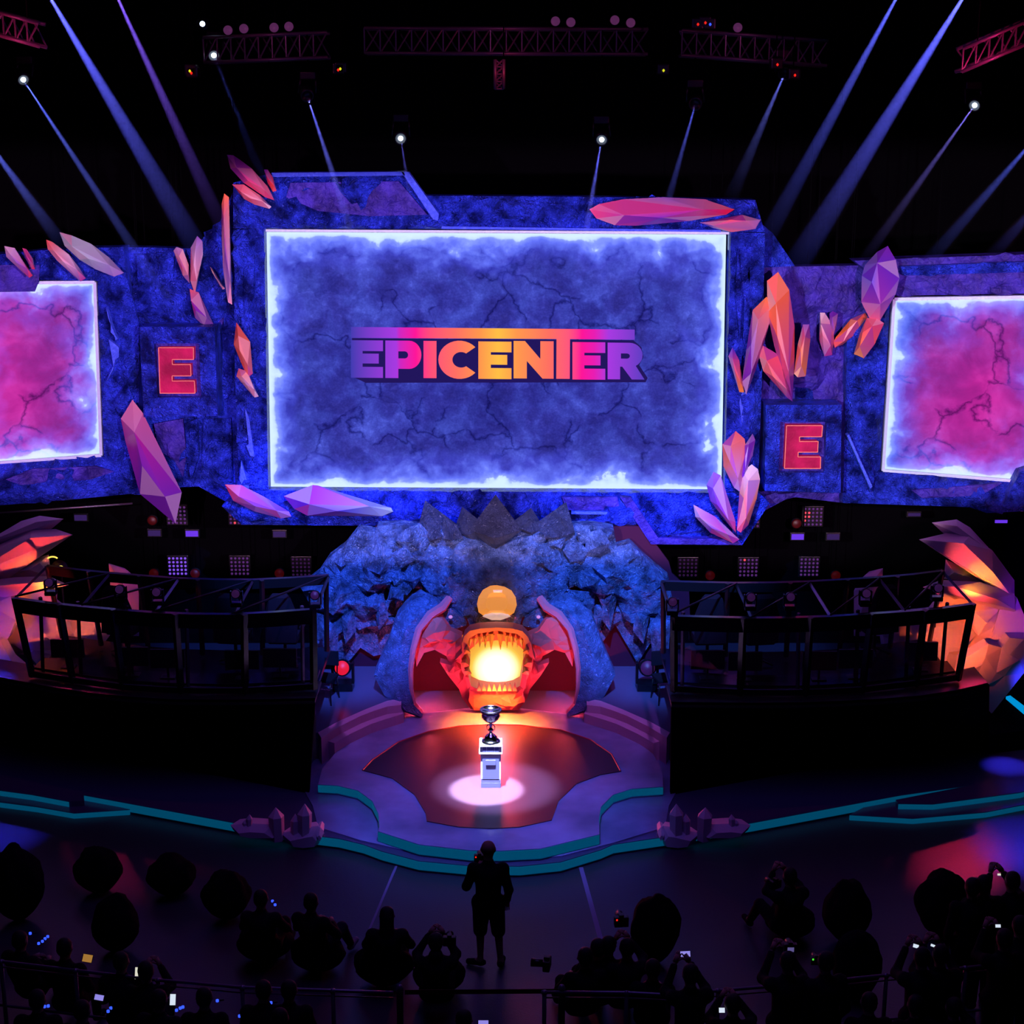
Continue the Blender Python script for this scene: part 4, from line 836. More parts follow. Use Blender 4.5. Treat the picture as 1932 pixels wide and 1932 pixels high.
# throat: the lit panel inside the mouth
def throat_mat():
    m = bpy.data.materials.new('throat_light'); m.use_nodes = True; nt = m.node_tree; N = nt.nodes; L = nt.links; N.clear()
    out = N.new('ShaderNodeOutputMaterial'); em = N.new('ShaderNodeEmission'); L.new(em.outputs[0], out.inputs[0])
    tc = N.new('ShaderNodeTexCoord'); mp = N.new('ShaderNodeVectorMath'); mp.operation = 'DISTANCE'; sc = N.new('ShaderNodeVectorMath'); sc.operation = 'MULTIPLY'; sc.inputs[1].default_value = (1, 0, 1)
    L.new(tc.outputs['Object'], sc.inputs[0]); L.new(sc.outputs[0], mp.inputs[0]); c = PY(937, 1262, 27.8); mp.inputs[1].default_value = (c.x, 0, c.z)
    cr = N.new('ShaderNodeValToRGB'); L.new(mp.outputs['Value'], cr.inputs[0]); e = cr.color_ramp.elements
    for i, (p, c_) in enumerate([(0, (1, .95, .75)), (1, (.9, .15, .02)), (.33, (1, .88, .5)), (.46, (1, .58, .08)), (.62, (1, .36, .04))]):
        q = e[i] if i < 2 else e.new(p); q.position = p; q.color = (*c_, 1)
    L.new(cr.outputs[0], em.inputs[0])
    cr2 = N.new('ShaderNodeMapRange'); L.new(mp.outputs['Value'], cr2.inputs[0]); cr2.inputs[1].default_value = 0; cr2.inputs[2].default_value = .5; cr2.inputs[3].default_value = 2.6; cr2.inputs[4].default_value = .95
    L.new(cr2.outputs[0], em.inputs[1]); return m
slabY('throat_light', [(872, 1200), (900, 1192), (937, 1188), (975, 1192), (1000, 1205), (1002, 1260), (985, 1302), (890, 1302), (872, 1260)], 27.8, .05, HD, throat_mat())
o = PY(937, 1255, 27.75)
lamp('SPOT', (o.x, 27.2, o.z-.2), 420, (1, .05, .09), (o.x, 25.6, .3), .15, 120, 1)
for s_ in (-1, 1):
    lamp('POINT', (o.x+s_*1.25, 28.1, .55), 60, (1, .06, .09), None, .01)
    lamp('SPOT', (o.x+s_*.7, 26.35, .42), 110, (1, .07, .16), (o.x+s_*1.0, 27.9, 1.5), .02, 62, .8)
lamp('SPOT', (o.x, 25.9, .42), 60, (1, .10, .13), (o.x, 27.4, 1.0), .08, 60, .8)
lamp('SPOT', (o.x, 26.15, .45), 260, (1, .30, .06), (o.x, 27.4, 1.95), .02, 44, .8)  # added orange spot brightening gums and teeth from the front
lamp('SPOT', (o.x, 26.8, 1.35), 1150, (1, .14, .012), (o.x, 26.75, .37), .03, 110, 1)

# moving lights and chairs on the rear platforms
def moving_light(p, label, lens, s=1.0, name='moving_light'):
    r = empty(name, p, label, 'stage light', 'moving lights on the rear platforms')
    x, y, z = p
    box('base', (x, y, z+.06*s), (.30*s, .26*s, .12*s), r, M['blackgloss'], bev=.02)
    for q in (-1, 1): box('yoke_arm', (x+q*.15*s, y, z+.26*s), (.04*s, .12*s, .32*s), r, M['blackgloss'], bev=.012)
    lathe('head', [(0, -.16*s), (.09*s, -.15*s), (.125*s, -.08*s), (.13*s, .08*s), (.12*s, .13*s), (0, .13*s)], (x, y, z+.34*s), r, M['blackgloss'], 20, (0, -.96, .28))
    lathe('lens', [(0, 0), (.108*s, 0), (.10*s, .02*s), (0, .035*s)], (x, y-.12*s, z+.375*s), r, lens, 20, (0, -.96, .28))
    return r
moving_light(PZ(648, 1300, .68), 'moving light with a glowing red lens standing left of the beast head', M['lens_red'], 1.25)
moving_light(PZ(1220, 1300, .68), 'unlit moving light standing right of the beast head', M['lens_dk'], 1.25)
moving_light(PZ(803, 1305, .42)+Vector((0, .9, 0)), 'red glowing moving light behind the left tusk', M['lens_red'], 1.15)
moving_light(PZ(1068, 1305, .42)+Vector((0, .9, 0)), 'unlit moving light behind the right tusk', M['lens_dk'], 1.15)
def side_chair(p, label, rz):
    r = empty('folding_chair', (0, 0, 0), label, 'chair', 'black chairs on the rear platforms')
    box('seat', (0, 0, .45), (.44, .42, .05), r, M['cloth2'], bev=.015); box('backrest', (0, .20, .76), (.44, .04, .28), r, M['cloth2'], bev=.015)
    for a in (-1, 1):
        for b in (-1, 1): tube('leg', [(a*.19, b*.18, .43), (a*.21, b*.21, 0)], .012, r, M['black'], 6)
        tube('back_post', [(a*.19, .18, .43), (a*.2, .21, .9)], .012, r, M['black'], 6)
    r.location = p; r.rotation_euler = (0, 0, rz); return r
side_chair(PZ(612, 1322, .68), 'black chair beside the red-lensed moving light', -.25)
side_chair(PZ(1256, 1322, .68), 'black chair beside the unlit moving light on the right', .25)

# ------------------------------------------------------------------ player booths
def poly_at(pl, x):
    for (a, b), (c, d) in zip(pl, pl[1:]):
        if min(a, c) <= x <= max(a, c): return b+(d-b)*(x-a)/(c-a+1e-9)
    return pl[0][1] if abs(x-pl[0][0]) < abs(x-pl[-1][0]) else pl[-1][1]
def booth(side, top, toplow, rail, ledge, base, posts, thin, label):
    zt, zr = 3.30, 1.90
    r = empty('player_booth', PZ(*base[len(base)//2], ZL), label, 'booth', 'glazed player booths beside the round stage')
    T = [PZ(x, y, zt) for x, y in top]; R = [PZ(x, y, zr) for x, y in rail]; Lg = [PZ(x, y, zr-.04) for x, y in ledge]; Bs = [PZ(x, y, ZL) for x, y in base]
    back = Vector((0, 1.9, 0)); n = len(T)
    def ribbon(name, A, B, dep, m):
        V = A+B+[v+Vector((0, dep, 0)) for v in A]+[v+Vector((0, dep, 0)) for v in B]; k = len(A); Fc = []
        for i in range(k-1): Fc += [(i, i+1, k+i+1, k+i), (2*k+i, 3*k+i, 3*k+i+1, 2*k+i+1), (i, 2*k+i, 2*k+i+1, i+1), (k+i, k+i+1, 3*k+i+1, 3*k+i)]
        Fc += [(0, k, 3*k, 2*k), (k-1, 2*k-1+0, 4*k-1, 3*k-1)]
        return raw(name, V, Fc, r, m)
    def res(P, k=9):      # resample a polyline to k points
        ds = [0]
        for a, b in zip(P, P[1:]): ds.append(ds[-1]+(b-a).length)
        out = []
        for i in range(k):
            s_ = ds[-1]*i/(k-1); j = max(q for q in range(len(ds)) if ds[q] <= s_+1e-9); j = min(j, len(P)-2)
            out.append(P[j].lerp(P[j+1], (s_-ds[j])/max(1e-9, ds[j+1]-ds[j])))
        return out
    T9, R9, L9, B9 = res(T), res(R), res(Lg), res(Bs)
    ribbon('fascia', L9, B9, .12, M['matte'])
    V = L9+[v+Vector((0, .3, 0)) for v in R9]; 
    ribbon('ledge', L9, [v-Vector((0, 0, .05)) for v in L9], .9, M['ledge'])
    fl = [v-Vector((0, 0, .06)) for v in R9]; V = fl+[v+back+Vector((0, .4, 0)) for v in fl]; k = 9
    V += [v-Vector((0, 0, .08)) for v in V]
    raw('floor_plate', V, [(i, i+1, k+i+1, k+i) for i in range(8)]+[(2*k+i, 3*k+i, 3*k+i+1, 2*k+i+1) for i in range(8)]+[(0, k, 3*k, 2*k), (k-1, 3*k-1, 4*k-1, 2*k-1)]+[(i, 2*k+i, 2*k+i+1, i+1) for i in range(8)], r, M['blackgloss'])
    lowb = [v-Vector((0, 0, .24)) for v in T9]
    ribbon('top_beam', T9, lowb, .10, M['blackgloss'])
    ribbon('rear_beam', [v+back for v in T9], [v+back-Vector((0, 0, .16)) for v in T9], .1, M['black'])
    ribbon('bottom_rail', [v+Vector((0, 0, .10)) for v in R9], R9, .08, M['blackgloss'])
    tube('rail_highlight', [v+Vector((0, -.012, .105)) for v in R9], .010, r, M['rail'], 6)
    for i in range(0, 9, 2): tube('roof_bar', [T9[i]+Vector((0, .05, -.03)), T9[i]+back-Vector((0, 0, .03))], .03, r, M['rail'] if i == 4 else M['black'], 4, False)
    for i in range(0, 8, 2): tube('roof_brace', [T9[i]+Vector((0, .1, 0)), T9[i+2]+back], .018, r, M['black'], 6)
    def at(P, x):
        X = (x-966)/3000
        for a, b in zip(P, P[1:]):
            xa, xb = a.x, b.x
        return None
    for (xt, xb) in posts:
        a = PZ(xt, poly_at(top, xt), zt); b = PZ(xb, poly_at(rail, xb), zr)
        tube('post', [a+Vector((0, .03, 0)), b+Vector((0, .03, 0))], .062, r, M['blackgloss'], 4, False)
        tube('rear_post', [a+back, b+back], .045, r, M['black'], 4, False)
    for (xt, xb) in thin:
        a = PZ(xt, poly_at(top, xt), zt)+Vector((0, .25, 0)); b = PZ(xb, poly_at(rail, xb), zr)+Vector((0, .25, 0))
        tube('mullion', [a, b], .032, r, M['rail'] if 300 < xt < 1560 else M['blackgloss'], 4, False)
    ps = sorted(posts)
    for (a, b), (c, d) in zip(ps, ps[1:]):
        q = [PZ(a, poly_at(top, a), zt)+Vector((0, .06, -.22)), PZ(c, poly_at(top, c), zt)+Vector((0, .06, -.22)), PZ(d, poly_at(rail, d), zr)+Vector((0, .06, .08)), PZ(b, poly_at(rail, b), zr)+Vector((0, .06, .08))]
        raw('glass_pane', q+[v+Vector((0, .012, 0)) for v in q], [(0, 3, 2, 1), (4, 5, 6, 7), (0, 1, 5, 4), (1, 2, 6, 5), (2, 3, 7, 6), (3, 0, 4, 7)], r, M['glass'])
    return r, T9, R9
M['ledge'] = mat('black_satin_ledge', (.02, .015, .02), .42, .8)
Lr, LT, LR = booth('left', [(25, 1129), (107, 1141), (205, 1150), (320, 1159), (460, 1160), (594, 1150)], None,
      [(57, 1277), (135, 1289), (231, 1302), (340, 1309), (462, 1309), (594, 1301)],
      [(-40, 1276), (0, 1280), (32, 1290), (138, 1309), (234, 1319), (340, 1325), (462, 1325), (594, 1322)],
      [(-60, 1383), (0, 1389), (150, 1415), (300, 1442), (450, 1471), (583, 1497)],
      [(27, 60), (110, 137), (212, 232), (330, 341), (460, 462), (590, 592)], [(68, 73), (139, 146), (233, 238), (346, 349), (566, 568)],
      'black curved glass booth on a tall black base, left of the beast head')
Rr, RT, RR = booth('right', [(1269, 1163), (1401, 1167), (1534, 1166), (1659, 1158), (1759, 1151), (1838, 1140)], None,
      [(1269, 1305), (1398, 1312), (1519, 1313), (1627, 1307), (1734, 1294), (1809, 1284)],
      [(1267, 1329), (1398, 1331), (1519, 1330), (1627, 1326), (1734, 1318), (1799, 1309), (1867, 1293)],
      [(1265, 1500), (1400, 1475), (1550, 1448), (1700, 1421), (1865, 1393)],
      [(1272, 1272), (1403, 1397), (1530, 1520), (1645, 1627), (1746, 1729), (1836, 1808)], [(1292, 1290), (1512, 1510), (1625, 1621), (1722, 1716), (1795, 1783)],
      'black curved glass booth on a tall black base, right of the beast head')
def gaming_chair(p, label, rz):
    r = empty('gaming_chair', (0, 0, 0), label, 'chair', 'high-backed chairs in the booths')
    hull('backrest', [Vector(v) for v in [(-.26, 0, .5), (.26, 0, .5), (-.29, .02, .95), (.29, .02, .95), (-.17, .05, 1.3), (.17, .05, 1.3), (-.12, .06, 1.36), (.12, .06, 1.36), (-.26, .12, .5), (.26, .12, .5), (-.17, .14, 1.3), (.17, .14, 1.3)]], r, M['cloth2'])
    box('seat', (0, -.25, .48), (.5, .5, .12), r, M['cloth2'], bev=.04)
    for a in (-1, 1):
        box('armrest', (a*.32, -.22, .70), (.07, .32, .04), r, M['black'], bev=.012); tube('arm_post', [(a*.31, -.2, .45), (a*.32, -.2, .69)], .02, r, M['black'], 6)
    tube('column', [(0, -.25, .1), (0, -.25, .44)], .03, r, M['black'], 8)
    for k in range(5): tube('foot', [(0, -.25, .12), (.3*math.cos(k*1.2566), -.25+.3*math.sin(k*1.2566), .03)], .02, r, M['black'], 6)
    r.location = p; r.rotation_euler = (0, 0, rz); return r
zf = 1.84
for (x, y), lab, rz in (((203, 1278), 'tall-backed gaming chair outlined against the orange wall in the left booth', 2.9), ((420, 1296), 'dark gaming chair in the middle of the left booth', 3.0), ((520, 1296), 'dark gaming chair at the head end of the left booth', 3.1),
                       ((1683, 1276), 'tall-backed gaming chair outlined against the orange wall in the right booth', -2.9), ((1450, 1298), 'dark gaming chair in the middle of the right booth', -3.0), ((1350, 1298), 'dark gaming chair at the head end of the right booth', -3.1)):
    p = PZ(x, y, zf)+Vector((0, .9, 0)); p.z = zf; gaming_chair(p, lab, rz)
def monitor(p, label, rz, s=1.0):
    r = empty('monitor', (0, 0, 0), label, 'monitor', 'monitors on the booth desks')
    box('screen_case', (0, 0, .33), (.56*s, .05, .33), r, M['black'], bev=.01); box('display', (0, .028, .33), (.53*s, .006, .30), r, M['blackgloss'])
    tube('stand', [(0, 0, .02), (0, 0, .2)], .02, r, M['black'], 8); box('foot', (0, 0, .01), (.24, .18, .02), r, M['black'], bev=.006)
    r.location = p; r.rotation_euler = (0, 0, rz); return r
for side, R9 in (('left', LR), ('right', RR)):
    dk = [v+Vector((0, .25, .08)) for v in R9]; dk2 = [v+Vector((0, .75, .08)) for v in R9]; n = 9
    V = dk+dk2+[v-Vector((0, 0, .04)) for v in dk+dk2]
    d = raw('desk', V, [(i, i+1, n+i+1, n+i) for i in range(8)]+[(2*n+i, 3*n+i, 3*n+i+1, 2*n+i+1) for i in range(8)]+[(i, 2*n+i, 2*n+i+1, i+1) for i in range(8)]+[(n+i, n+i+1, 3*n+i+1, 3*n+i) for i in range(8)]+[(0, n, 3*n, 2*n), (n-1, 3*n-1, 4*n-1, 2*n-1)], None, M['blackgloss'])
    tag(d, 'long curved black desk top along the front glass of the %s booth' % side, 'desk')
    names = ['end nearest the claw', 'second place from the claw', 'middle place', 'second place from the beast head', 'end nearest the beast head']
    idx = [1, 3, 4, 6, 7] if side == 'left' else [7, 5, 4, 2, 1]
    for nm, i in zip(names, idx):
        p = R9[i]+Vector((0, .5, .08)); monitor(p, 'black monitor on the %s booth desk, %s' % (side, nm), 0)
for side, xs in (('left', (118, 205, 250, 322, 455, 575)), ('right', (1286, 1405, 1497, 1610, 1640, 1760))):
    for i, x in enumerate(xs):
        P_ = LT if side == 'left' else RT
        tp = min(P_, key=lambda v: abs(v.x-PY(x, 1150, v.y).x)); p = tp+Vector((0, .35, .03))
        if side == 'left' and i == 5 or side == 'right' and i == 0: p = tp+Vector((0, .1, .0))
        moving_light(p, 'small black spotlight on the %s booth roof, %s from the beast head' % (side, ['sixth', 'fifth', 'fourth', 'third', 'second', 'nearest'][i] if side == 'left' else ['nearest', 'second', 'third', 'fourth', 'fifth', 'sixth'][i]), M['lens_dk'], .62, 'roof_light')['group'] = 'small spotlights on the booth roofs'

# ------------------------------------------------------------------ claw sculptures at both ends
CW = M['claw']
def finger(root, top, ridge, bot, Y, name='claw_finger'):
    return hull(name, [PY(x, y, Y+.35) for x, y in top]+[PY(x, y, Y) for x, y in ridge]+[PY(x, y, Y+.28) for x, y in bot]+[PY(x, y, Y+.6) for x, y in bot], root, CW)
CL = empty('claw_sculpture', PZ(40, 1340, ZL), 'giant white faceted claw lit red and blue at the left end of the stage', 'sculpture')
finger(CL, [(-40, 1035), (14, 1010), (40, 983), (75, 973), (119, 979)], [(-40, 1030), (38, 1006), (68, 985), (120, 979)], [(97, 998), (55, 1000), (-30, 1050)], 27.6)
finger(CL, [(-40, 1045), (0, 1033), (25, 1018), (60, 1000), (105, 998), (137, 1009)], [(-40, 1075), (3, 1062), (57, 1015), (137, 1009)], [(110, 1026), (65, 1042), (45, 1062), (12, 1093), (-40, 1100)], 27.3)
hull('claw_palm', [PY(x, y, 27.75) for x, y in ((15, 1092), (92, 1046), (96, 1088), (60, 1092), (-20, 1085), (40, 1062))]+[PY(75, 1062, 27.55), PY(55, 1075, 27.5)]+[PY(x, y, 28.3) for x, y in ((15, 1092), (92, 1046), (96, 1088))], CL, CW)
finger(CL, [(-60, 1100), (0, 1095), (30, 1089), (92, 1087), (130, 1104)], [(-60, 1110), (0, 1108), (80, 1098), (130, 1104)], [(80, 1111), (40, 1118), (0, 1126), (-60, 1140)], 27.0)
crag('claw_wrist', [(30, 1125), (100, 1111), (99, 1140), (118, 1155), (205, 1160), (206, 1200), (190, 1222), (180, 1240), (160, 1290), (40, 1292), (55, 1270), (28, 1235), (8, 1205), (10, 1150)], 27.7, .3, CL, CW, seed=91, amp=.30, L=.55)
crag('claw_wrist', [(-60, 1120), (20, 1125), (30, 1170), (15, 1205), (0, 1210), (-60, 1200)], 27.2, .3, CL, CW, seed=92, amp=.3, L=.5)
crag('claw_wrist', [(-60, 1200), (0, 1208), (20, 1245), (55, 1275), (50, 1292), (20, 1300), (-60, 1330)], 27.0, .3, CL, CW, seed=93, amp=.3, L=.5)
crag('claw_wrist', [(-60, 1290), (20, 1300), (2, 1380), (0, 1400), (-60, 1400)], 27.3, .3, CL, CW, seed=94, amp=.2, L=.5)
hull('claw_fin', [PY(x, y, 28.4) for x, y in ((205, 1063), (235, 1072), (255, 1090), (262, 1110), (262, 1200), (215, 1200), (213, 1105))]+[PY(232, 1100, 28.1), PY(243, 1078, 28.3)]+[PY(x, y, 28.8) for x, y in ((235, 1072), (262, 1110), (262, 1200), (220, 1200))], CL, CW)
CRr = empty('claw_sculpture', PZ(1890, 1345, ZL), 'giant white faceted claw lit red and blue at the right end of the stage', 'sculpture')
finger(CRr, [(1758, 986), (1805, 980), (1830, 995), (1865, 1033)], [(1758, 986), (1806, 993), (1850, 1026)], [(1783, 1009), (1818, 1011), (1848, 1028)], 27.6)
finger(CRr, [(1734, 1018), (1785, 1006), (1830, 1010), (1872, 1038), (1914, 1095), (1914, 1122)], [(1734, 1018), (1818, 1025), (1874, 1080), (1905, 1120)], [(1790, 1048), (1815, 1058), (1828, 1075), (1862, 1102), (1900, 1125)], 27.3)
hull('claw_palm', [PY(x, y, 27.75) for x, y in ((1784, 1055), (1781, 1092), (1855, 1100), (1832, 1078), (1800, 1068))]+[PY(1800, 1080, 27.5), PY(1822, 1086, 27.55)]+[PY(x, y, 28.3) for x, y in ((1784, 1055), (1783, 1092), (1855, 1100))], CRr, CW)
finger(CRr, [(1741, 1108), (1775, 1094), (1850, 1098), (1914, 1120), (1918, 1155)], [(1741, 1108), (1800, 1106), (1880, 1130), (1915, 1150)], [(1765, 1113), (1830, 1122), (1882, 1150), (1912, 1156)], 27.0)
crag('claw_wrist', [(1775, 1115), (1840, 1124), (1848, 1190), (1865, 1215), (1820, 1245), (1812, 1285), (1700, 1285), (1670, 1235), (1662, 1165), (1760, 1155), (1772, 1140)], 27.7, .3, CRr, CW, seed=95, amp=.30, L=.55)
crag('claw_wrist', [(1838, 1128), (1880, 1148), (1886, 1150), (1872, 1212), (1862, 1216), (1846, 1200), (1838, 1180)], 27.25, .3, CRr, CW, seed=96, amp=.22, L=.5)
crag('claw_wrist', [(1886, 1150), (1914, 1152), (1919, 1128), (1932, 1160), (1945, 1205), (1905, 1204), (1880, 1225), (1868, 1215)], 27.2, .3, CRr, CW, seed=97, amp=.25, L=.5)
crag('claw_wrist', [(1865, 1215), (1890, 1222), (1905, 1203), (1990, 1205), (1990, 1290), (1932, 1270), (1870, 1348), (1863, 1295), (1808, 1286), (1815, 1245)], 26.9, .3, CRr, CW, seed=98, amp=.28, L=.5)
hull('claw_fin', [PY(x, y, 28.4) for x, y in ((1666, 1072), (1640, 1080), (1618, 1098), (1611, 1115), (1611, 1200), (1660, 1200), (1660, 1112))]+[PY(1640, 1105, 28.1), PY(1632, 1085, 28.3)]+[PY(x, y, 28.8) for x, y in ((1640, 1078), (1611, 1115), (1611, 1200), (1655, 1200))], CRr, CW)
tag(slabZ('glowing_strip', [(1898, 1314), (1906, 1312), (1990, 1375), (1990, 1392)], .6, .05, None, M['strip2']), 'bright blue light strip slanting on the floor by the right claw', 'light strip')
tag(structure(slabZ('trim_1', [(1866, 1296), (1990, 1296), (1990, 1372), (1866, 1386)], .545, .36, None, M['matte'])))
for s_, x0 in ((1, 0), (-1, 1932)):
    X = lambda x: x0+s_*x
    c = PY(X(150), 1262, 26.6)
    lamp('SPOT', PY(X(160), 1226, 26.3), 170, (1, .12, .03), PY(X(120), 1190, 27.7), .03, 95, .8)
    lamp('SPOT', PY(X(130), 1170, 25.9), 260, (1, .05, .05), PY(X(55), 1030, 27.6), .03, 55, .8)
    lamp('SPOT', PY(X(110), 1125, 26.6), 70, (1, .35, .01), PY(X(70), 1075, 27.7), .03, 50, .8)
    lamp('SPOT', PY(X(160), 1120, 26.6), 60, (1, .06, .16), PY(X(235), 1095, 28.4), .03, 40, .8)
    lamp('SPOT', PY(X(-90), 1330, 25.4), 230, (.03, .03, 1), PY(X(-20), 1260, 27.3), .03, 46, .8)
    lamp('SPOT', PY(X(-80), 1180, 25.8), 30, (.3, .02, 1), PY(X(10), 1150, 27.3), .03, 50, .8)
    q = PY(X(155 if s_ == 1 else 205), 1243, 26.6)
    r_ = empty('uplight', q, 'small glowing orange floor light at the %s claw, seen through the booth glass' % ('left' if s_ == 1 else 'right'), 'stage light')
    lathe('housing', [(0, -.06), (.06, -.05), (.07, .03), (0, .03)], q, r_, M['black'], 14, (-s_*.7, -.3, .5)); lathe('lens', [(0, .02), (.05, .03), (.045, .045), (0, .05)], q, r_, M['lens_or'], 14, (-s_*.7, -.3, .5))
    tube('stand', [q+Vector((0, 0, -.05)), Vector((q.x, q.y, 1.84))], .02, r_, M['black'], 6)
    lamp('SPOT', PY(X(40), 985, 26.9), 560, (1, .03, .14), PZ(X(250 if s_ == 1 else 130), 1600, 0), .05, 20, 1)  # added red spot, its floor pool stands in for an uplight reflection
    lamp('SPOT', PY(X(-40), 1010, 26.9), 700, (.03, .03, 1), PZ(X(12), 1555 if s_ == 1 else 1585, 0), .05, 17, 1)  # added blue spot, pool in place of the blue floor reflection
lamp('SPOT', PY(1960, 1100, 26.5), 900, (.06, .06, 1), PZ(1898, 1445, .18), .03, 16, .9)  # added blue spot standing in for the claw mirrored in the walkway
# bright yellow spot fixture by the left claw
q = PY(112, 1072, 27.6)
r_ = empty('profile_light', q, 'round black lamp with glowing yellow rings beside the left claw', 'stage light')
lathe('housing', [(0, -.12), (.13, -.10), (.15, .05), (0, .06)], q, r_, M['black'], 20, (.3, -.9, .2)); lathe('lens', [(0, .05), (.06, .055), (.05, .07), (0, .075)], q+Vector((.03, -.03, 0)), r_, M['lens_ye'], 16, (.3, -.9, .2))
tube('glowing_ring', [q+Vector((.09*math.cos(a)-.07, -.12, .2+.05*math.sin(a))) for a in [i*PI/8 for i in range(1, 8)]], .014, r_, M['lens_ye'], 6)
tube('stand_pole', [q+Vector((0, .1, -.1)), Vector((q.x, q.y+.1, .18))], .015, r_, M['black'], 6)
q = PY(1774, 1082, 27.6)
r_ = empty('profile_light', q, 'small black lamp with a yellow diamond glow beside the right claw', 'stage light')
lathe('housing', [(0, -.1), (.09, -.08), (.10, .05), (0, .06)], q, r_, M['black'], 20, (-.3, -.9, .2)); hull('lens', [q+Vector(v) for v in ((.05, -.1, 0), (-.04, -.1, .05), (-.04, -.1, -.05), (-.05, -.1, 0), (0, -.13, 0), (0, -.07, 0))], r_, M['lens_ye'])
tube('stand_pole', [q+Vector((0, .1, -.1)), Vector((q.x, q.y+.1, .18))], .015, r_, M['black'], 6)

# ------------------------------------------------------------------ lamps on the dark rear wall
def blinder(x, y, mats, label, hot=()):
    Y = 31.6; c = PY(x, y, Y); r = empty('blinder_light', c, label, 'blinder light', 'square 25-lamp panels on the rear wall')
    box('housing', c+Vector((0, .08, 0)), (.44, .12, .44), r, M['black'], bev=.01)
    first = None
    for i in range(5):
        for j in range(5):
            p = c+Vector(((i-2)*.082, -.0, (j-2)*.082)); mm = hot[1] if (i, 4-j) in hot[0] else mats
            if first is None or mm is not mats:
                o = lathe('lamp_cell', [(0, 0), (.026, 0), (.020, .018), (0, .02)], p, r, mm, 10, (0, -1, 0))
                if first is None and mm is mats: first = (o, p)
            else:
                o = first[0].copy(); COL.objects.link(o); o.location = first[0].location+(p-first[1])
    tube('drop_wire', [c+Vector((.232, .08, .2)), c+Vector((.232, .08, 14))], .01, r, M['matte'], 5)
H0 = ((), None)
blinder(335, 1068, M['lens_pu'], 'bright violet 25-lamp panel above the middle of the left booth', H0)
blinder(452, 1068, M['lens_pd'], 'dim violet 25-lamp panel above the right part of the left booth', H0)
blinder(568, 1070, M['lens_dk'], 'faint 25-lamp panel just left of the beast mane', H0)
blinder(333, 972, M['lens_pd'], 'violet 25-lamp panel half behind the huge hanging magenta crystal', H0)
blinder(450, 972, M['lens_pd'], 'violet 25-lamp panel half behind the lower left corner of the central frame', (((2, 3), (1, 4)), M['lens_rp']))
blinder(1298, 1071, M['lens_dk'], 'faint 25-lamp panel just right of the beast mane', H0)
blinder(1412, 1071, M['lens_pd'], 'dim 25-lamp panel with one bright cell above the left part of the right booth', (((1, 0),), M['lens_rp']))
blinder(1527, 1070, M['lens_pd'], 'dim violet 25-lamp panel above the middle of the right booth', H0)
blinder(1534, 975, M['lens_pd'], '25-lamp panel with five red cells under the right letter box', (((0, 1), (1, 1), (0, 2), (1, 2), (0, 3)), M['lens_rp']))
blinder(1415, 978, M['lens_pd'], '25-lamp panel peeking from behind the lower right corner of the central frame', H0)
M['strobe'] = mat('violet_strobe_face', (0, 0, 0), .4, .2, emit=(.16, .04, .9), es=.9); M['strobe_d'] = mat('dim_strobe_face', (0, 0, 0), .4, .2, emit=(.05, .02, .16), es=.6)
for x, y, m_, lab in ((362, 1007, 'strobe', 'bright violet flat lamp over the left booth'), (291, 1006, 'strobe_d', 'dim violet flat lamp beside the bright one over the left booth'), (152, 977, 'strobe_d', 'dim bluish flat lamp right of the left claw tip'), (527, 1008, 'strobe_d', 'faint flat lamp under the central frame bottom left'),
                      (1505, 1013, 'strobe', 'bright violet flat lamp over the right booth'), (1572, 1013, 'strobe_d', 'dim violet flat lamp beside the bright one over the right booth'), (1725, 971, 'strobe_d', 'dim flat lamp under the right wing screen'), (1889, 984, 'strobe', 'thin violet flat lamp above the right claw')):
    c = PY(x, y, 31.4); h_ = .06 if x > 1700 else .115
    r = empty('strobe_light', c, lab, 'strobe light', 'flat strobe lamps on the rear wall'); box('housing', c+Vector((0, .07, 0)), (.30, .12, h_+.06), r, M['black'], bev=.01); box('lamp_face', c, (.25, .02, h_), r, M[m_])
    tube('drop_wire', [c+Vector((.13, .07, .05)), c+Vector((.13, .07, 14))], .01, r, M['matte'], 5)
for x, y, lab in ((290, 1082, 'dark red oval lamp above the left booth, leftmost of three'), (368, 1082, 'dark red oval lamp beside the bright violet panel'), (527, 1082, 'dark red oval lamp left of the beast mane'), (287, 982, 'dark red oval lamp by the huge hanging crystal'),
                  (1340, 1086, 'dark red oval lamp right of the beast mane'), (1577, 1086, 'dark red oval lamp right of the violet panel over the right booth'), (1503, 988, 'dark red oval lamp under the right letter box')):
    c = PY(x, y, 31.5); r = empty('oval_light', c, lab, 'wall light', 'dark red oval lamps on the rear wall')
    lathe('lens', [(0, 0), (.10, 0), (.08, .03), (0, .04)], c, r, M['lens_dr'], 16, (0, -1, 0)); lathe('housing', [(0, -.1), (.11, -.08), (.115, 0), (0, .002)], c+Vector((0, .02, 0)), r, M['black'], 16, (0, -1, 0))
    tube('drop_wire', [c+Vector((0, .1, .05)), c+Vector((0, .1, 14))], .01, r, M['matte'], 5)
tr = tag(tube('hanging_pipe', [PY(-60, 972, 31), PY(250, 950, 31)], .02, None, M['rail'], 8), 'thin pipe hanging under the left wing screen', 'pipe')

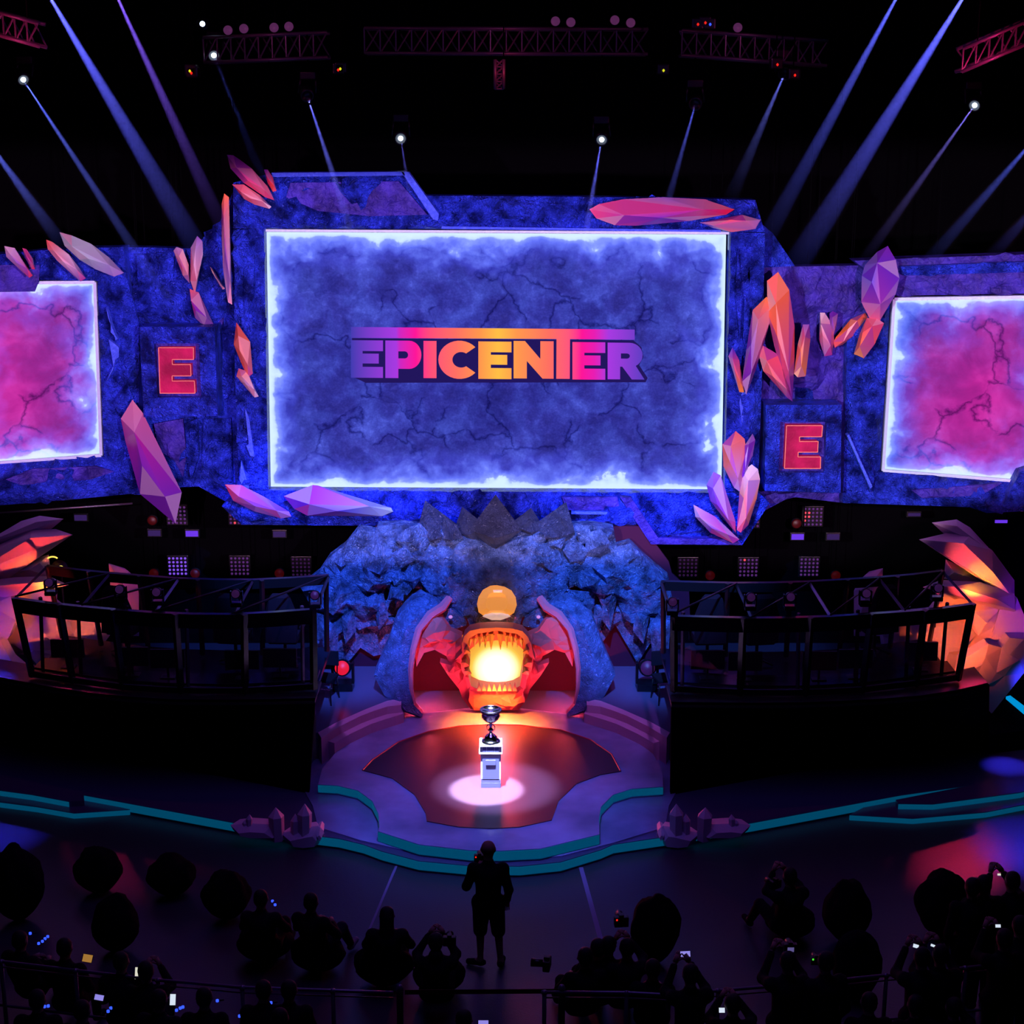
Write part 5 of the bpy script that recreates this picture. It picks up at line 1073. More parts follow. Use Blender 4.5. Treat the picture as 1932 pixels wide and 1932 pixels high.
# ------------------------------------------------------------------ grey crystal clumps on the walkway edge
M['clump'] = mat('grey_violet_crystal', (.75, .58, .78), .5, .3)
def clump(f, side):
    Y0 = PZ(*f((560, 1580)), .1).y-.1
    r = empty('crystal_clump', PZ(*f((540, 1585)), 0), 'dusky pink crystal clump on the walkway edge, %s of the round stage' % side, 'crystal clump')
    for px in ([(510, 1535), (520, 1523), (536, 1535), (537, 1575), (512, 1575)], [(562, 1540), (575, 1516), (587, 1532), (586, 1570), (564, 1575)], [(550, 1540), (557, 1535), (562, 1545), (562, 1575), (547, 1575)], [(466, 1545), (471, 1536), (475, 1545), (472, 1563), (463, 1563)], [(459, 1548), (462, 1547), (468, 1563), (460, 1563)]):
        q = [f(p) for p in px]; cx_ = sum(a for a, b in q)/len(q); tx, ty = q[1]
        w = (max(a for a, b in q)-min(a for a, b in q))*25/3000/2
        base = PY(cx_, max(b for a, b in q), Y0); t_ = PY(tx, ty, Y0); hgt = t_.z-base.z
        hull('crystal', [base+Vector((w*math.cos(a), w*math.sin(a), -.08)) for a in [k*PI/3+.3 for k in range(6)]]+[base+Vector((w*1.1*math.cos(a)+(t_.x-base.x)*.6, w*1.1*math.sin(a), hgt*.68)) for a in [k*PI/3+.3 for k in range(6)]]+[t_], r, M['clump'])
    for px in ([(435, 1557), (470, 1553), (515, 1556), (540, 1572), (470, 1572), (440, 1566)], [(585, 1560), (600, 1558), (612, 1572), (605, 1590), (570, 1594), (540, 1590), (530, 1572)], [(596, 1565), (604, 1560), (611, 1568), (606, 1578)]):
        q = [f(p) for p in px]; pts = [PY(x, y, Y0) for x, y in q]; c = sum(pts, Vector())/len(pts)
        hull('base_rock', pts+[p+(c-p)*.4+Vector((0, -.12, -.06)) for p in pts]+[p+(c-p)*.3+Vector((0, .25, 0)) for p in pts], r, M['clump'])
clump(lambda p: p, 'left'); clump(lambda p: (1851-p[0], p[1]), 'right')

# ------------------------------------------------------------------ ceiling rig
M['truss'] = mat('truss_metal', (.10, .08, .10), .4, .5, metal=.4)
def truss(A, B, wd, ht, label, bays, m=None):
    r = empty('truss', (A+B)/2, label, 'truss', 'box trusses under the ceiling'); d = B-A; m = m or M['truss']
    side = Vector((0, wd, 0)) if abs(d.x) > abs(d.y)*.3 else Vector((wd, 0, 0)); up_ = Vector((0, 0, ht))
    if abs(d.z) > d.length*.8: up_ = Vector((ht, 0, 0))
    bm = bmesh.new()
    for a in (0, 1):
        for b in (0, 1):
            o_ = side*a+up_*b; tube('chord', [A+o_, B+o_], .035, r, m, 6)
    for i in range(bays):
        p, q_ = A+d*i/bays, A+d*(i+1)/bays
        tube_bm(bm, [p, q_+up_], .016, 5); tube_bm(bm, [p+side+up_, q_+side], .016, 5); tube_bm(bm, [p, p+up_], .016, 5); tube_bm(bm, [p, p+side], .016, 5)
    from_bm('lattice', bm, r, m)
    for e_ in (.15, .85):
        c = A+d*e_+up_; tube('hanger', [c, Vector((c.x, c.y, 18))], .012, r, M['matte'], 5)
truss(PY(385, 118, 31), PY(618, 108, 31), .5, .45, 'dim box truss under the ceiling, left of the centre', 9)
truss(PY(688, 100, 31), PY(1222, 102, 31), .5, .45, 'dim box truss under the ceiling over the central screen', 18)
truss(PY(1286, 104, 31), PY(1560, 124, 31), .5, .45, 'dim box truss under the ceiling, right of the centre', 10)
truss(PY(-60, 50, 26), PY(75, 88, 26), .4, .35, 'magenta-lit truss at the top left corner', 6)
truss(PY(1815, 135, 26), PY(1990, 60, 26), .4, .35, 'magenta-lit truss at the top right corner', 7)
truss(PY(934, 168, 30.6), PY(934, 112, 30.6), .2, .16, 'short upright reddish truss hanging over the central screen', 4)
lamp('POINT', PY(30, 120, 25.2), 60, (1, .05, .25), None, .02); lamp('POINT', PY(1890, 150, 25.2), 80, (1, .03, .22), None, .02)
for x in (500, 940, 1420): lamp('POINT', PY(x, 60, 29.6), 12, (.8, .12, .5), None, .02)
lamp('POINT', PY(960, 130, 30.2), 6, (1, .05, .1), None, .02)
M['par'] = mat('violet_par_lens', (0, 0, 0), emit=(.14, .03, .13), es=.55)
for k_, (x, y) in enumerate(((430, 57), (460, 54), (517, 52), (545, 50), (1048, 40), (1077, 42), (1160, 38), (1190, 43), (1392, 52))):
    c = PY(x, y, 30.6); r = empty('par_light', c, 'dim violet round lamp, %s above the %s truss' % (('leftmost', 'second from the left', 'third from the left', 'rightmost')[k_%4] if k_ < 8 else 'only one', 'left' if x < 700 else ('central' if x < 1300 else 'right')), 'stage light', 'round lamps above the left truss' if x < 700 else ('round lamps above the central truss' if x < 1300 else 'round lamp above the right truss'))
    lathe('lens', [(0, 0), (.085, 0), (.07, .02), (0, .03)], c, r, M['par'], 16, (0, -1, 0)); lathe('housing', [(0, -.25), (.07, -.22), (.095, 0), (0, .001)], c+Vector((0, .01, 0)), r, M['black'], 16, (0, -1, 0)); tube('hanger', [c+Vector((0, .15, 0)), Vector((c.x, c.y+.15, 18))], .012, r, M['matte'], 5)
for x, y, m_, lab in ((361, 138, 'led_red', 'red'), (358, 134, 'led_yel', 'small yellow'), (638, 132, 'led_red', 'red'), (642, 130, 'led_yel', 'small yellow'), (1252, 133, 'led_yel', 'bright yellow'), (1467, 122, 'led_red', 'red'), (1500, 142, 'led_red', 'dim red'), (1317, 46, 'led_red', 'red'), (1331, 43, 'led_red', 'small red'), (1340, 46, 'led_blue', 'white-blue')):
    c = PY(x, y, 30.5); r = empty('indicator_lamp', c, '%s indicator light on a dark fixture under the ceiling, %s' % (lab, 'above the left wing' if x < 400 else 'above the screen left' if x < 700 else 'above the screen right' if x < 1400 else 'above the right wing'), 'indicator light', 'indicator lights of the ceiling rig')
    lathe('led', [(0, -.03), (.022, -.01), (.022, .01), (0, .03)], c, r, M[m_], 8); box('fixture', c+Vector((0, .2, .02)), (.22, .3, .2), r, M['black'], bev=.03); tube('hanger', [c+Vector((0, .2, .1)), Vector((c.x, c.y+.2, 18))], .012, r, M['matte'], 5)

# ------------------------------------------------------------------ beams: real spotlights in cones of haze
def haze_mat(name, dens, A, Ln):
    m = bpy.data.materials.new(name); m.use_nodes = True; nt = m.node_tree; N = nt.nodes; N.clear(); L = nt.links
    o_ = N.new('ShaderNodeOutputMaterial'); v = N.new('ShaderNodeVolumeScatter'); v.inputs['Anisotropy'].default_value = 0; L.new(v.outputs[0], o_.inputs['Volume'])
    tc = N.new('ShaderNodeTexCoord'); ds = N.new('ShaderNodeVectorMath'); ds.operation = 'DISTANCE'; L.new(tc.outputs['Object'], ds.inputs[0]); ds.inputs[1].default_value = tuple(A)
    mr = N.new('ShaderNodeMapRange'); L.new(ds.outputs['Value'], mr.inputs[0]); mr.inputs[1].default_value = 0; mr.inputs[2].default_value = Ln; mr.inputs[3].default_value = dens; mr.inputs[4].default_value = 0
    L.new(mr.outputs[0], v.inputs['Density']); return m
BC = (.13, .17, 1.0)
beams = [ # lamp px, end px, half width px at end, strength, colour, lens seen, label
 ((45, 152), (345, 610), 15, 1.0, BC, 1, 'leftmost beam with a bright lamp, crossing to the left letter box'),
 ((62, -60), (385, 490), 24, 2.2, (.11, .12, 1), 0, 'wide blue beam entering at the top left and fading over the left wing'),
 ((196, -60), (425, 440), 16, 1.6, (.24, .11, 1), 0, 'violet beam entering at the top left, ending at the top left crystals'),
 ((-50, 230), (120, 465), 15, 1.0, BC, 0, 'short blue beam entering from the left edge above the left wing'),
 ((404, 106), (535, 440), 14, .9, (.11, .15, 1), 1, 'blue beam passing behind the large pink corner crystal'),
 ((580, 182), (708, 575), 15, .8, (.16, .17, 1), 0, 'beam slanting onto the upper left of the central screen'),
 ((756, 262), (783, 430), 7, .35, (.18, .16, 1), 1, 'short narrow beam above the central screen, left of its middle'),
 ((1135, 265), (1078, 600), 13, .75, (.14, .15, 1), 1, 'beam slanting onto the central screen right of its middle'),
 ((1312, 197), (1243, 440), 10, .6, (.13, .15, 1), 0, 'beam landing over the long flat red crystal'),
 ((1480, 140), (1378, 375), 15, .35, (.16, .18, .9), 0, 'faint beam to the top right corner of the central frame'),
 ((1722, -60), (1440, 460), 19, 1.6, (.11, .13, 1), 0, 'long blue beam entering at the top right, ending beside the central frame'),
 ((1852, -60), (1495, 510), 27, 2.0, (.11, .12, 1), 0, 'widest blue beam entering at the top right'),
 ((1838, 200), (1630, 490), 12, .6, (.26, .2, 1), 1, 'narrow beam from a bright lamp at the upper right'),
 ((1985, 225), (1745, 500), 15, .7, (.11, .15, 1), 0, 'beam entering from the right edge above the right wing'),
 ((2010, 330), (1865, 490), 15, .22, (.11, .13, 1), 0, 'very faint beam at the far right edge')]
for i, (a, b, hw, st, colr, lens, lab) in enumerate(beams):
    A, B = PY(*a, 31.2), PY(*b, 24.5); d = B-A; Ln = d.length
    rB = hw*B.y/3000*1.02; r0 = .035
    ang = math.atan((rB-r0)/Ln); back_ = r0/math.tan(ang); src = A
    half = math.atan(rB/Ln)
    sp_ = lamp('SPOT', A, 175000*st*(Ln/7), colr, B, .012, max(1.0, math.degrees(half)*2), .35)
    h_ = lathe('haze_shaft', [(0, .06), (.045, .06), (rB*1.15+.01, Ln), (0, Ln+.02)], A, None, haze_mat('thin_haze', .028, A, Ln*1.02), 20, tuple(d.normalized()))
    tag(h_, lab, 'light beam', 'visible light beams in the haze', 'thing')
    r = empty('beam_lamp', A, 'ceiling spotlight feeding the '+' '.join(lab.split(',')[0].split(' with ')[0].split()[:11]), 'stage light', 'beam spotlights under the ceiling')
    ax = tuple(d.normalized())
    lathe('head', [(0, -.40), (.10, -.38), (.14, -.2), (.13, -.02), (.10, -.015), (.10, -.05), (0, -.05)], A, r, M['black'], 18, ax)
    if lens: lathe('lens', [(0, -.045), (.05, -.045), (.045, -.02), (0, -.01)], A, r, M['lens_w'], 16, ax)
    box('base', A+Vector((0, .22, .38)), (.3, .25, .14), r, M['black'], bev=.02)
    for q in (-1, 1): tube('yoke_arm', [A+Vector((q*.17, .1, 0))-d.normalized()*.15, A+Vector((q*.14, .2, .34))], .025, r, M['black'], 6)
    tube('hanger', [A+Vector((0, .22, .4)), Vector((A.x, A.y+.22, 18))], .02, r, M['matte'], 6)
c = PY(382, 45, 31.2); r = empty('beam_lamp', c, 'bright white ceiling spotlight without a beam, above the left end of the truss', 'stage light')
lathe('head', [(0, -.3), (.1, -.28), (.12, 0), (0, .0)], c, r, M['black'], 16, (0, -1, -.1)); lathe('lens', [(0, 0), (.05, .005), (.04, .02), (0, .03)], c, r, M['lens_w'], 16, (0, -1, -.1)); tube('hanger', [c+Vector((0, .15, .05)), Vector((c.x, c.y+.15, 18))], .015, r, M['matte'], 6)

# ------------------------------------------------------------------ people (all face the stage, +y)
def body_prims(J, s=0.0):
    T = [(J['pel'], J['che'], .145, .155), (J['che'], J['nck'], .14, .06), (J['nck'], J['head'], .055, .07)]
    h = Vector(J['head']); T += [(tuple(h+Vector((0, .0, .03))), tuple(h+Vector((0, .02, -.03))), .093, .078), (tuple(h+Vector((0, .09, -.02))), tuple(h+Vector((0, .105, -.035))), .014, .016)]
    for q in (-1, 1):
        T.append((tuple(h+Vector((q*.088, 0, .01))), tuple(h+Vector((q*.09, 0, -.02))), .018, .014))
        k = 'L' if q < 0 else 'R'
        T += [(J['che'], J['sh'+k], .09, .075), (J['sh'+k], J['el'+k], .06, .045), (J['el'+k], J['ha'+k], .042, .028)]
        T += [(J['pel'], J['hi'+k], .12, .11), (J['hi'+k], J['kn'+k], .095, .06), (J['kn'+k], J['an'+k], .06, .038), (J['an'+k], J['to'+k], .04, .032)]
    return T
def fingers(J):
    ex = []
    for k in 'LR':
        h, e = Vector(J['ha'+k]), Vector(J['el'+k]); d = (h-e).normalized(); u = d.cross(Vector((0, 0, 1))).normalized(); w = u.cross(d)
        p = h+d*.02
        ex.append(([h-d*.02, p+d*.05], [.036, .034]))
        for i in range(4):
            b = p+u*((i-1.5)*.019)+d*.04; L_ = (.068, .078, .072, .055)[i]
            ex.append(([b, b+d*L_*.5-w*.006, b+d*L_*.8-w*.03, b+d*L_*.75-w*.052], [.0095, .0092, .0085, .006]))
        sg = 1 if k == 'L' else -1
        b = p+u*sg*.03; ex.append(([b-d*.01, b+u*sg*.022+d*.022-w*.01, b+u*sg*.022+d*.05-w*.03], [.012, .011, .007]))
    return ex
def person(J, label, top='cloth', legs='cloth', hair=True, shorts=False, group='people watching from the dark floor', res=.03, name='person', long_hair=False, hood=False):
    r = empty(name, (0, 0, 0), label, 'person', group)
    sdf_obj('body', body_prims(J), res, r, M['skin'], .03, extra=fingers(J))
    P = [(J['pel'], J['che'], .165, .175), (J['che'], J['nck'], .155, .075)]
    for k in 'LR':
        el, ha = Vector(J['el'+k]), Vector(J['ha'+k]); P += [(J['che'], J['sh'+k], .10, .088), (J['sh'+k], J['el'+k], .075, .06), (J['el'+k], tuple(el.lerp(ha, .82)), .058, .045)]
    P.append((J['hiL'], J['hiR'], .13, .13))
    if hood: P.append((J['nck'], tuple(Vector(J['nck'])+Vector((0, -.07, .04))), .09, .08))
    sdf_obj('jacket', P, res, r, M[top], .03)
    P = []
    for k in 'LR':
        kn, an = Vector(J['kn'+k]), Vector(J['an'+k]); P += [(J['pel'], J['hi'+k], .14, .125)]
        P += [(J['hi'+k], tuple(kn), .118, .095 if shorts else .078)]
        if not shorts: P.append((tuple(kn), tuple(kn.lerp(an, .93)), .078, .055))
    sdf_obj('shorts' if shorts else 'trousers', P, res, r, M[legs], .03)
    for k in 'LR':
        an, to = Vector(J['an'+k]), Vector(J['to'+k]); sdf_obj('shoe', [(tuple(an-Vector((0, 0, .02))), tuple(to), .05, .042), (tuple(an+(an-to)*.25-Vector((0, 0, .03))), tuple(an-Vector((0, 0, .03))), .04, .045)], .02, r, M['shoe'] if legs == 'denim' else M['cloth2'], .02)
    if hair:
        h = Vector(J['head']); P = [(tuple(h+Vector((0, -.012, .05))), tuple(h+Vector((0, -.03, -.0))), .094, .09)]
        if long_hair: P += [(tuple(h+Vector((0, -.05, .0))), tuple(h+Vector((0, -.08, -.28))), .09, .10)]
        sdf_obj('hair', P, .025, r, M['hair'], .02)
    return r
def mk(pel, che, head, el, ha, kn, an, to, sh=.19, hip=.10):
    J = {'pel': pel, 'che': che, 'head': head, 'nck': tuple(Vector(che).lerp(Vector(head), .52))}
    for k, q in (('L', -1), ('R', 1)):
        f = lambda v: v[k] if isinstance(v, dict) else (q*v[0], v[1], v[2])
        c = Vector(che); J['sh'+k] = (q*sh, c.y, c.z+.09); J['hi'+k] = (q*hip, pel[1]+.02, pel[2]-.03)
        J['el'+k], J['ha'+k], J['kn'+k], J['an'+k], J['to'+k] = f(el), f(ha), f(kn), f(an), f(to)
    return J
J_stand = mk((0, 0, .96), (0, -.01, 1.34), (0, .02, 1.69), {'L': (-.29, .0, 1.17), 'R': (.27, -.04, 1.14)}, {'L': (-.13, .20, 1.36), 'R': (.25, .08, .90)},
             {'L': (-.11, .02, .52), 'R': (.13, .0, .52)}, {'L': (-.11, -.02, .09), 'R': (.16, -.05, .09)}, {'L': (-.27, .04, .045), 'R': (.19, .12, .045)})
J_phone = mk((0, 0, .96), (0, 0, 1.34), (0, .02, 1.69), (.24, .22, 1.38), (.07, .40, 1.66), (.11, .02, .52), (.11, 0, .09), (.13, .16, .045))
J_rest = mk((0, 0, .96), (0, 0, 1.34), (0, .02, 1.69), (.27, -.02, 1.08), (.24, .12, .86), (.11, .02, .52), (.11, 0, .09), (.13, .16, .045))
J_bag = mk((0, 0, .42), (0, -.13, .76), (0, -.10, 1.10), (.29, .04, .62), (.11, .26, .66), (.17, .42, .50), (.16, .70, .10), (.17, .84, .10))
J_bagph = mk((0, 0, .42), (0, -.10, .77), (0, -.05, 1.11), (.25, .12, .86), (.07, .24, 1.10), (.17, .42, .50), (.16, .70, .10), (.17, .84, .10))
J_seat = mk((0, 0, .55), (0, -.04, .92), (0, .0, 1.26), (.26, .06, .72), (.10, .28, .74), (.14, .42, .55), (.13, .44, .10), (.14, .60, .05))
J_seatph = mk((0, 0, .55), (0, -.04, .92), (0, .0, 1.26), (.25, .16, .98), (.07, .36, 1.16), (.14, .42, .55), (.13, .44, .10), (.14, .60, .05))

man = person(J_stand, 'bald person in black jacket and shorts standing alone facing the stage, holding a camera', shorts=True, hair=False, res=.02, group='person standing centre floor')
mp = PZ(922, 1822, 0); man.location = (mp.x, mp.y, 0)
def cam_obj(p, label, lcd=True, s=1.0, rz=0, led=None, cat='camera', group='cameras and phones in the crowd'):
    r = empty('camera', (0, 0, 0), label, cat, group)
    box('camera_body', (0, 0, 0), (.15*s, .07*s, .11*s), r, M['black'], bev=.012*s); lathe('lens_barrel', [(0, .0), (.036*s, 0), (.042*s, .12*s), (0, .125*s)], (0, .035*s, 0), r, M['black'], 14, (0, 1, 0))
    box('viewfinder', (0, 0, .065*s), (.05*s, .06*s, .03*s), r, M['black'], bev=.006)
    if lcd: box('rear_display', (0, -.037*s, -.005), (.075*s, .004, .055*s), r, M['lcd'])
    if led: box('indicator_lamp', (-.05*s, -.038*s, .035*s), (.02, .008, .02), r, M[led])
    r.location = p; r.rotation_euler = (0, 0, rz); return r
M['lcd'] = mat('camera_display_glow', (0, 0, 0), .3, .2, emit=(.12, .10, .30), es=.8)
M['scr_w'] = mat('white_phone_screen', (0, 0, 0), .3, .2, emit=(.75, .85, 1), es=.9)
M['scr_p'] = mat('violet_phone_screen', (0, 0, 0), .3, .2, emit=(.35, .3, .95), es=.8)
M['scr_o'] = mat('amber_tablet_screen', (0, 0, 0), .3, .2, emit=(.5, .24, .05), es=.7)
M['scr_g'] = mat('cream_phone_screen', (0, 0, 0), .3, .2, emit=(.85, .85, .7), es=.8)
cam_obj((mp.x-.12, mp.y+.29, 1.43), 'black camera with a small red light, held by the bald person', False, 1.0, 0, 'led_red')
# a standing person's red-lit camera strap light seen at his shoulder
tmpl = {}
def crowd(pose, head, label, top='cloth', legs='cloth', rz=0, hair=True, long_hair=False, s=1.0, hood=False):
    J = {'phone': J_phone, 'rest': J_rest, 'bag': J_bag, 'bagph': J_bagph, 'seat': J_seat, 'seatph': J_seatph}[pose]
    key = (pose, top, legs, long_hair, hood)
    if key not in tmpl:
        o = person(J, label, top, legs, hair, False, long_hair=long_hair, hood=hood); tmpl[key] = o
    else:
        o = copy_tree(tmpl[key]); o['label'] = label
    o.scale = (s, s, s); o.rotation_euler = (0, 0, rz)
    h = Vector(J['head']); h.z += .05; h *= s
    p = PZ(head[0], head[1], h.z); v = Matrix.Rotation(rz, 3, 'Z') @ Vector((h.x, h.y, 0))
    o.location = (p.x-v.x, p.y-v.y, 0); return o
def beanbag(cx, yb, wpx, h, label, seed=0):
    p = PZ(cx, yb, 0); r = wpx*(p.y)*1.1/3000/2; rnd_ = random.Random(seed)
    c = Vector((p.x, p.y+r*.75, 0)); bm = bmesh.new(); bmesh.ops.create_icosphere(bm, subdivisions=4, radius=1)
    for v in bm.verts:
        z = (v.co.z+1)/2; taper = 1.0-.45*max(0, z-.35)**1.3; n_ = noise.noise(v.co*1.6+Vector((seed, 0, 0)))*.14+noise.noise(v.co*5+Vector((0, seed, 0)))*.04
        v.co = Vector((v.co.x*r*(taper+n_), v.co.y*r*.9*(taper+n_)-r*.1*z, h*(z**.85)*(1+n_*.5)))
        v.co.z = max(v.co.z, 0.001); v.co += c
    o = from_bm('beanbag', bm, None, M['fabric'], True); return tag(o, label, 'beanbag', 'black beanbags on the floor')
beanbag(25, 1755, 105, 1.15, 'tall black beanbag at the far left edge of the floor', 1)
beanbag(180, 1700, 92, .75, 'black beanbag in the red floor reflection, rear of the two', 2)
beanbag(212, 1812, 96, .85, 'black beanbag in front of the one in the red reflection', 3)
beanbag(318, 1705, 92, .65, 'single round black beanbag with bare floor all around it', 4)
beanbag(424, 1750, 92, .75, 'black beanbag just behind the seated pair on the left', 5)
beanbag(495, 1830, 112, .55, 'black beanbag under the person with the blue glowing band', 6)
beanbag(597, 1850, 105, .55, 'black beanbag under the person with pale shoes stretched out', 7)
beanbag(722, 1878, 118, .62, 'black beanbag under the long-haired person left of the standing man', 8)
beanbag(828, 1890, 104, .52, 'black beanbag under the person filming left of the standing man', 9)
beanbag(1238, 1835, 96, 1.05, 'tall black beanbag behind the camera group right of the standing man', 10)
beanbag(1495, 1785, 98, .52, 'black beanbag under the photographer on the right', 11)
beanbag(1602, 1795, 96, .95, 'tall black beanbag right of the seated photographer', 12)
beanbag(1785, 1785, 108, 1.0, 'tall rounded black beanbag in the red reflection on the right', 13)
beanbag(1620, 1905, 100, 1.0, 'tall black beanbag near the right barrier', 14)
PP = [
 ('bag', (492, 1690), 'person on a beanbag beside a blue glowing band, left of the pale-shoed person', 'cloth2', 'cloth', -.1),
 ('bag', (587, 1696), 'person reclining on a beanbag with pale shoes stretched out', 'cloth', 'denim', -.35),
 ('bag', (730, 1722), 'long-haired person sitting on a beanbag left of the standing man', 'cloth2', 'cloth', 0, True),
 ('bagph', (822, 1772), 'person in a dark hood filming from a beanbag left of the standing man', 'cloth', 'cloth', 0),
 ('bagph', (1490, 1648), 'photographer sitting on a beanbag, lens pointing left', 'cloth', 'cloth', .35),
 ('bag', (1128, 1783), 'person seated lowest left in the camera group right of the standing man', 'cloth', 'cloth', .1),
 ('bag', (1148, 1778), 'person seated in the middle of the camera group', 'cloth2', 'cloth', 0),
 ('bagph', (1183, 1782), 'person under the large camera display in the camera group', 'cloth2', 'cloth', .15),
 ('bag', (1104, 1800), 'person leaning to the tripod camera, right of the standing man', 'cloth', 'cloth', .2),
 ('bag', (1232, 1822), 'person with bowed head in front of the tall beanbag right of the camera group', 'cloth', 'cloth', -.1),
 ('phone', (1303, 1832), 'person holding up a bright phone right of the camera group', 'cloth', 'cloth', .15),
 ('phone', (1487, 1808), 'person raising both arms with a camera at the right barrier', 'cloth2', 'cloth', .1),
 ('rest', (1558, 1808), 'reddish-haired person in a grey top looking down at the right barrier', 'cloth2', 'cloth', .3),
 ('phone', (1740, 1800), 'person in a grey top filming with a glowing phone near the right barrier', 'cloth2', 'cloth', 0),
 ('phone', (1775, 1795), 'person filming with a phone beside the grey-topped one near the right barrier', 'cloth', 'cloth', 0),
 ('rest', (1835, 1668), 'person standing left of the blue band wearer at the right edge', 'cloth', 'cloth', 0),
 ('rest', (1857, 1662), 'person standing close behind the one beside the tall rounded beanbag', 'cloth', 'cloth', 0),
 ('phone', (1910, 1656), 'person holding up a phone, wearing a blue glowing band, at the right edge', 'cloth', 'cloth', .25),
 ('phone', (1895, 1765), 'person filming with a small bright phone at the right edge', 'cloth', 'cloth', .1),
 ('rest', (1925, 1740), 'person standing at the very right edge of the floor', 'cloth', 'cloth', 0),
 ('bag', (38, 1768), 'person bent over a row of blue lights at the left', 'cloth', 'cloth', -.4),
 ('seat', (122, 1782), 'person seated behind the left barrier next to the glowing tablet', 'cloth', 'cloth', -.2),
 ('seat', (228, 1808), 'person seated behind the left barrier right of the glowing tablet', 'cloth', 'cloth', 0),
 ('seatph', (275, 1826), 'person holding a white phone behind the left barrier', 'cloth', 'cloth', 0),
 ('seat', (70, 1880), 'person at the bottom left beside a blue light', 'cloth', 'cloth', 0),
 ('seat', (155, 1900), 'person at the bottom left with a violet phone screen', 'cloth', 'cloth', -.2),
 ('seat', (300, 1880), 'person in a grey top holding a white phone at the bottom left', 'cloth2', 'cloth', -.2),
 ('seat', (385, 1876), 'person at the bottom right of the grey-topped one', 'cloth', 'cloth', 0),
 ('seat', (497, 1862), 'person below the left barrier with a small blue light', 'cloth', 'cloth', 0),
 ('seat', (528, 1915), 'person in a rust red top at the bottom edge', 'cloth3', 'cloth', 0),
 ('seat', (545, 1862), 'person behind the rust-topped one', 'cloth', 'cloth', 0),
 ('seat', (875, 1918), 'person at the bottom edge below the red belt', 'cloth', 'cloth', 0),
 ('seatph', (1383, 1888), 'person with a small bright phone below the right barrier', 'cloth', 'cloth', 0),
 ('seat', (1640, 1885), 'person below the right barrier, left of the raised hand', 'cloth', 'cloth', 0),
 ('seat', (1728, 1890), 'person with a blue light below the right barrier', 'cloth', 'cloth', 0),
 ('seatph', (1800, 1895), 'person below the right end of the barrier', 'cloth', 'cloth', 0),
]
for t in PP:
    crowd(t[0], t[1], t[2], t[3], t[4], t[5], long_hair=len(t) > 6, hood='hood' in t[2])
# phones, tablets, cameras
def phone(x, y, z, m, label, w=.075, h=.15, rz=0, roll=0, tilt=.45):
    p = PZ(x, y, z); r = empty('phone', (0, 0, 0), label, 'phone', 'glowing phones in the crowd')
    box('phone_case', (0, .005, 0), (w, .009, h), r, M['black'], bev=.004); box('screen', (0, -.001, 0), (w*.88, .004, h*.9), r, M[m])
    r.location = p; r.rotation_euler = (tilt*-1, roll, rz); return r
phone(1293, 1800, 1.72, 'scr_p', 'glowing phone held sideways right of the camera group', .13, .07, .1)
phone(260, 1836, 1.15, 'scr_g', 'upright cream phone screen behind the left barrier')
phone(165, 1808, .95, 'scr_o', 'amber glowing tablet behind the left barrier', .13, .10, .2, .3)['category'] = 'tablet'
phone(187, 1882, .9, 'scr_p', 'violet phone screen at the bottom left', .12, .07, 0, .2)
phone(326, 1886, .95, 'scr_w', 'white page on an upright phone at the bottom left', .075, .14)
phone(1728, 1785, 1.74, 'scr_w', 'small glowing phone, left one of two held side by side on the right', .075, .045, 0, .3)
phone(1760, 1784, 1.74, 'scr_w', 'small glowing phone, right one of two held side by side', .06, .03, 0, .4)
phone(1883, 1747, 1.72, 'scr_w', 'small bright phone held up at the right edge', .07, .04)
phone(1885, 1650, 1.72, 'scr_g', 'tiny bright phone held highest at the right edge', .05, .03)
phone(1362, 1906, 1.2, 'scr_w', 'small white phone below the right barrier', .075, .06)
phone(912, 1929, 1.1, 'scr_p', 'violet phone screen at the bottom edge below the red belt', .13, .05)
def bands(pts, z, label, m='led_blue'):
    r = empty('light_band', PZ(*pts[0], z), label, 'glowing band', 'blue glowing bands in the crowd')
    P_ = [PZ(x, y, z) for x, y in pts]
    for p in P_: lathe('led', [(0, -.02), (.018, -.012), (.018, .012), (0, .02)], p, r, M[m], 8)
    if len(P_) == 1: P_.append(P_[0]+Vector((.07, .02, 0)))
    tube('strap', [p+Vector((0, .02, -.012)) for p in P_], .012, r, M['black'], 6)
for pts, z, lab in (([(514, 1700), (519, 1707)], .7, 'two blue glowing dots beside the person on the leftmost occupied beanbag'), ([(57, 1761)], .9, 'single violet-blue glow above the row of lights at the left'), ([(73, 1780), (80, 1776), (85, 1771), (90, 1767)], .8, 'row of four blue lights at the left'),
                    ([(84, 1899), (91, 1898)], .9, 'bright blue light at the bottom left corner'), ([(204, 1908), (209, 1902)], .9, 'bright blue light right of the violet phone'), ([(333, 1906), (340, 1902), (345, 1900)], .85, 'three violet-blue lights below the white phone'), ([(410, 1888)], .9, 'small blue glow right of the white phone'),
                    ([(452, 1917)], .9, 'small blue light low between two heads'), ([(511, 1892)], 1.0, 'small blue light below the left barrier over the rust top'), ([(1708, 1916), (1713, 1912)], .9, 'blue light below the right barrier'), ([(1849, 1673), (1855, 1667)], 1.5, 'blue glowing band at the right edge of the floor')):
    bands(pts, z, lab)
cam_obj(PZ(1540, 1812, 1.25), 'small camera with a green light at the right barrier', False, .9, 0, 'led_green')
q = PZ(1172, 1738, 1.45)
r = cam_obj(q, 'camera with a large dark display raised over the camera group', False, 1.2, .1, 'led_red'); box('field_display', (0, -.06, .16), (.22, .03, .22), r, M['blackgloss'], bev=.008)
q = PZ(1032, 1818, 1.12)
r = cam_obj(q, 'camera on a tripod right of the standing man', False, 1.25, 1.4); b = Vector((0, 0, -1.12))
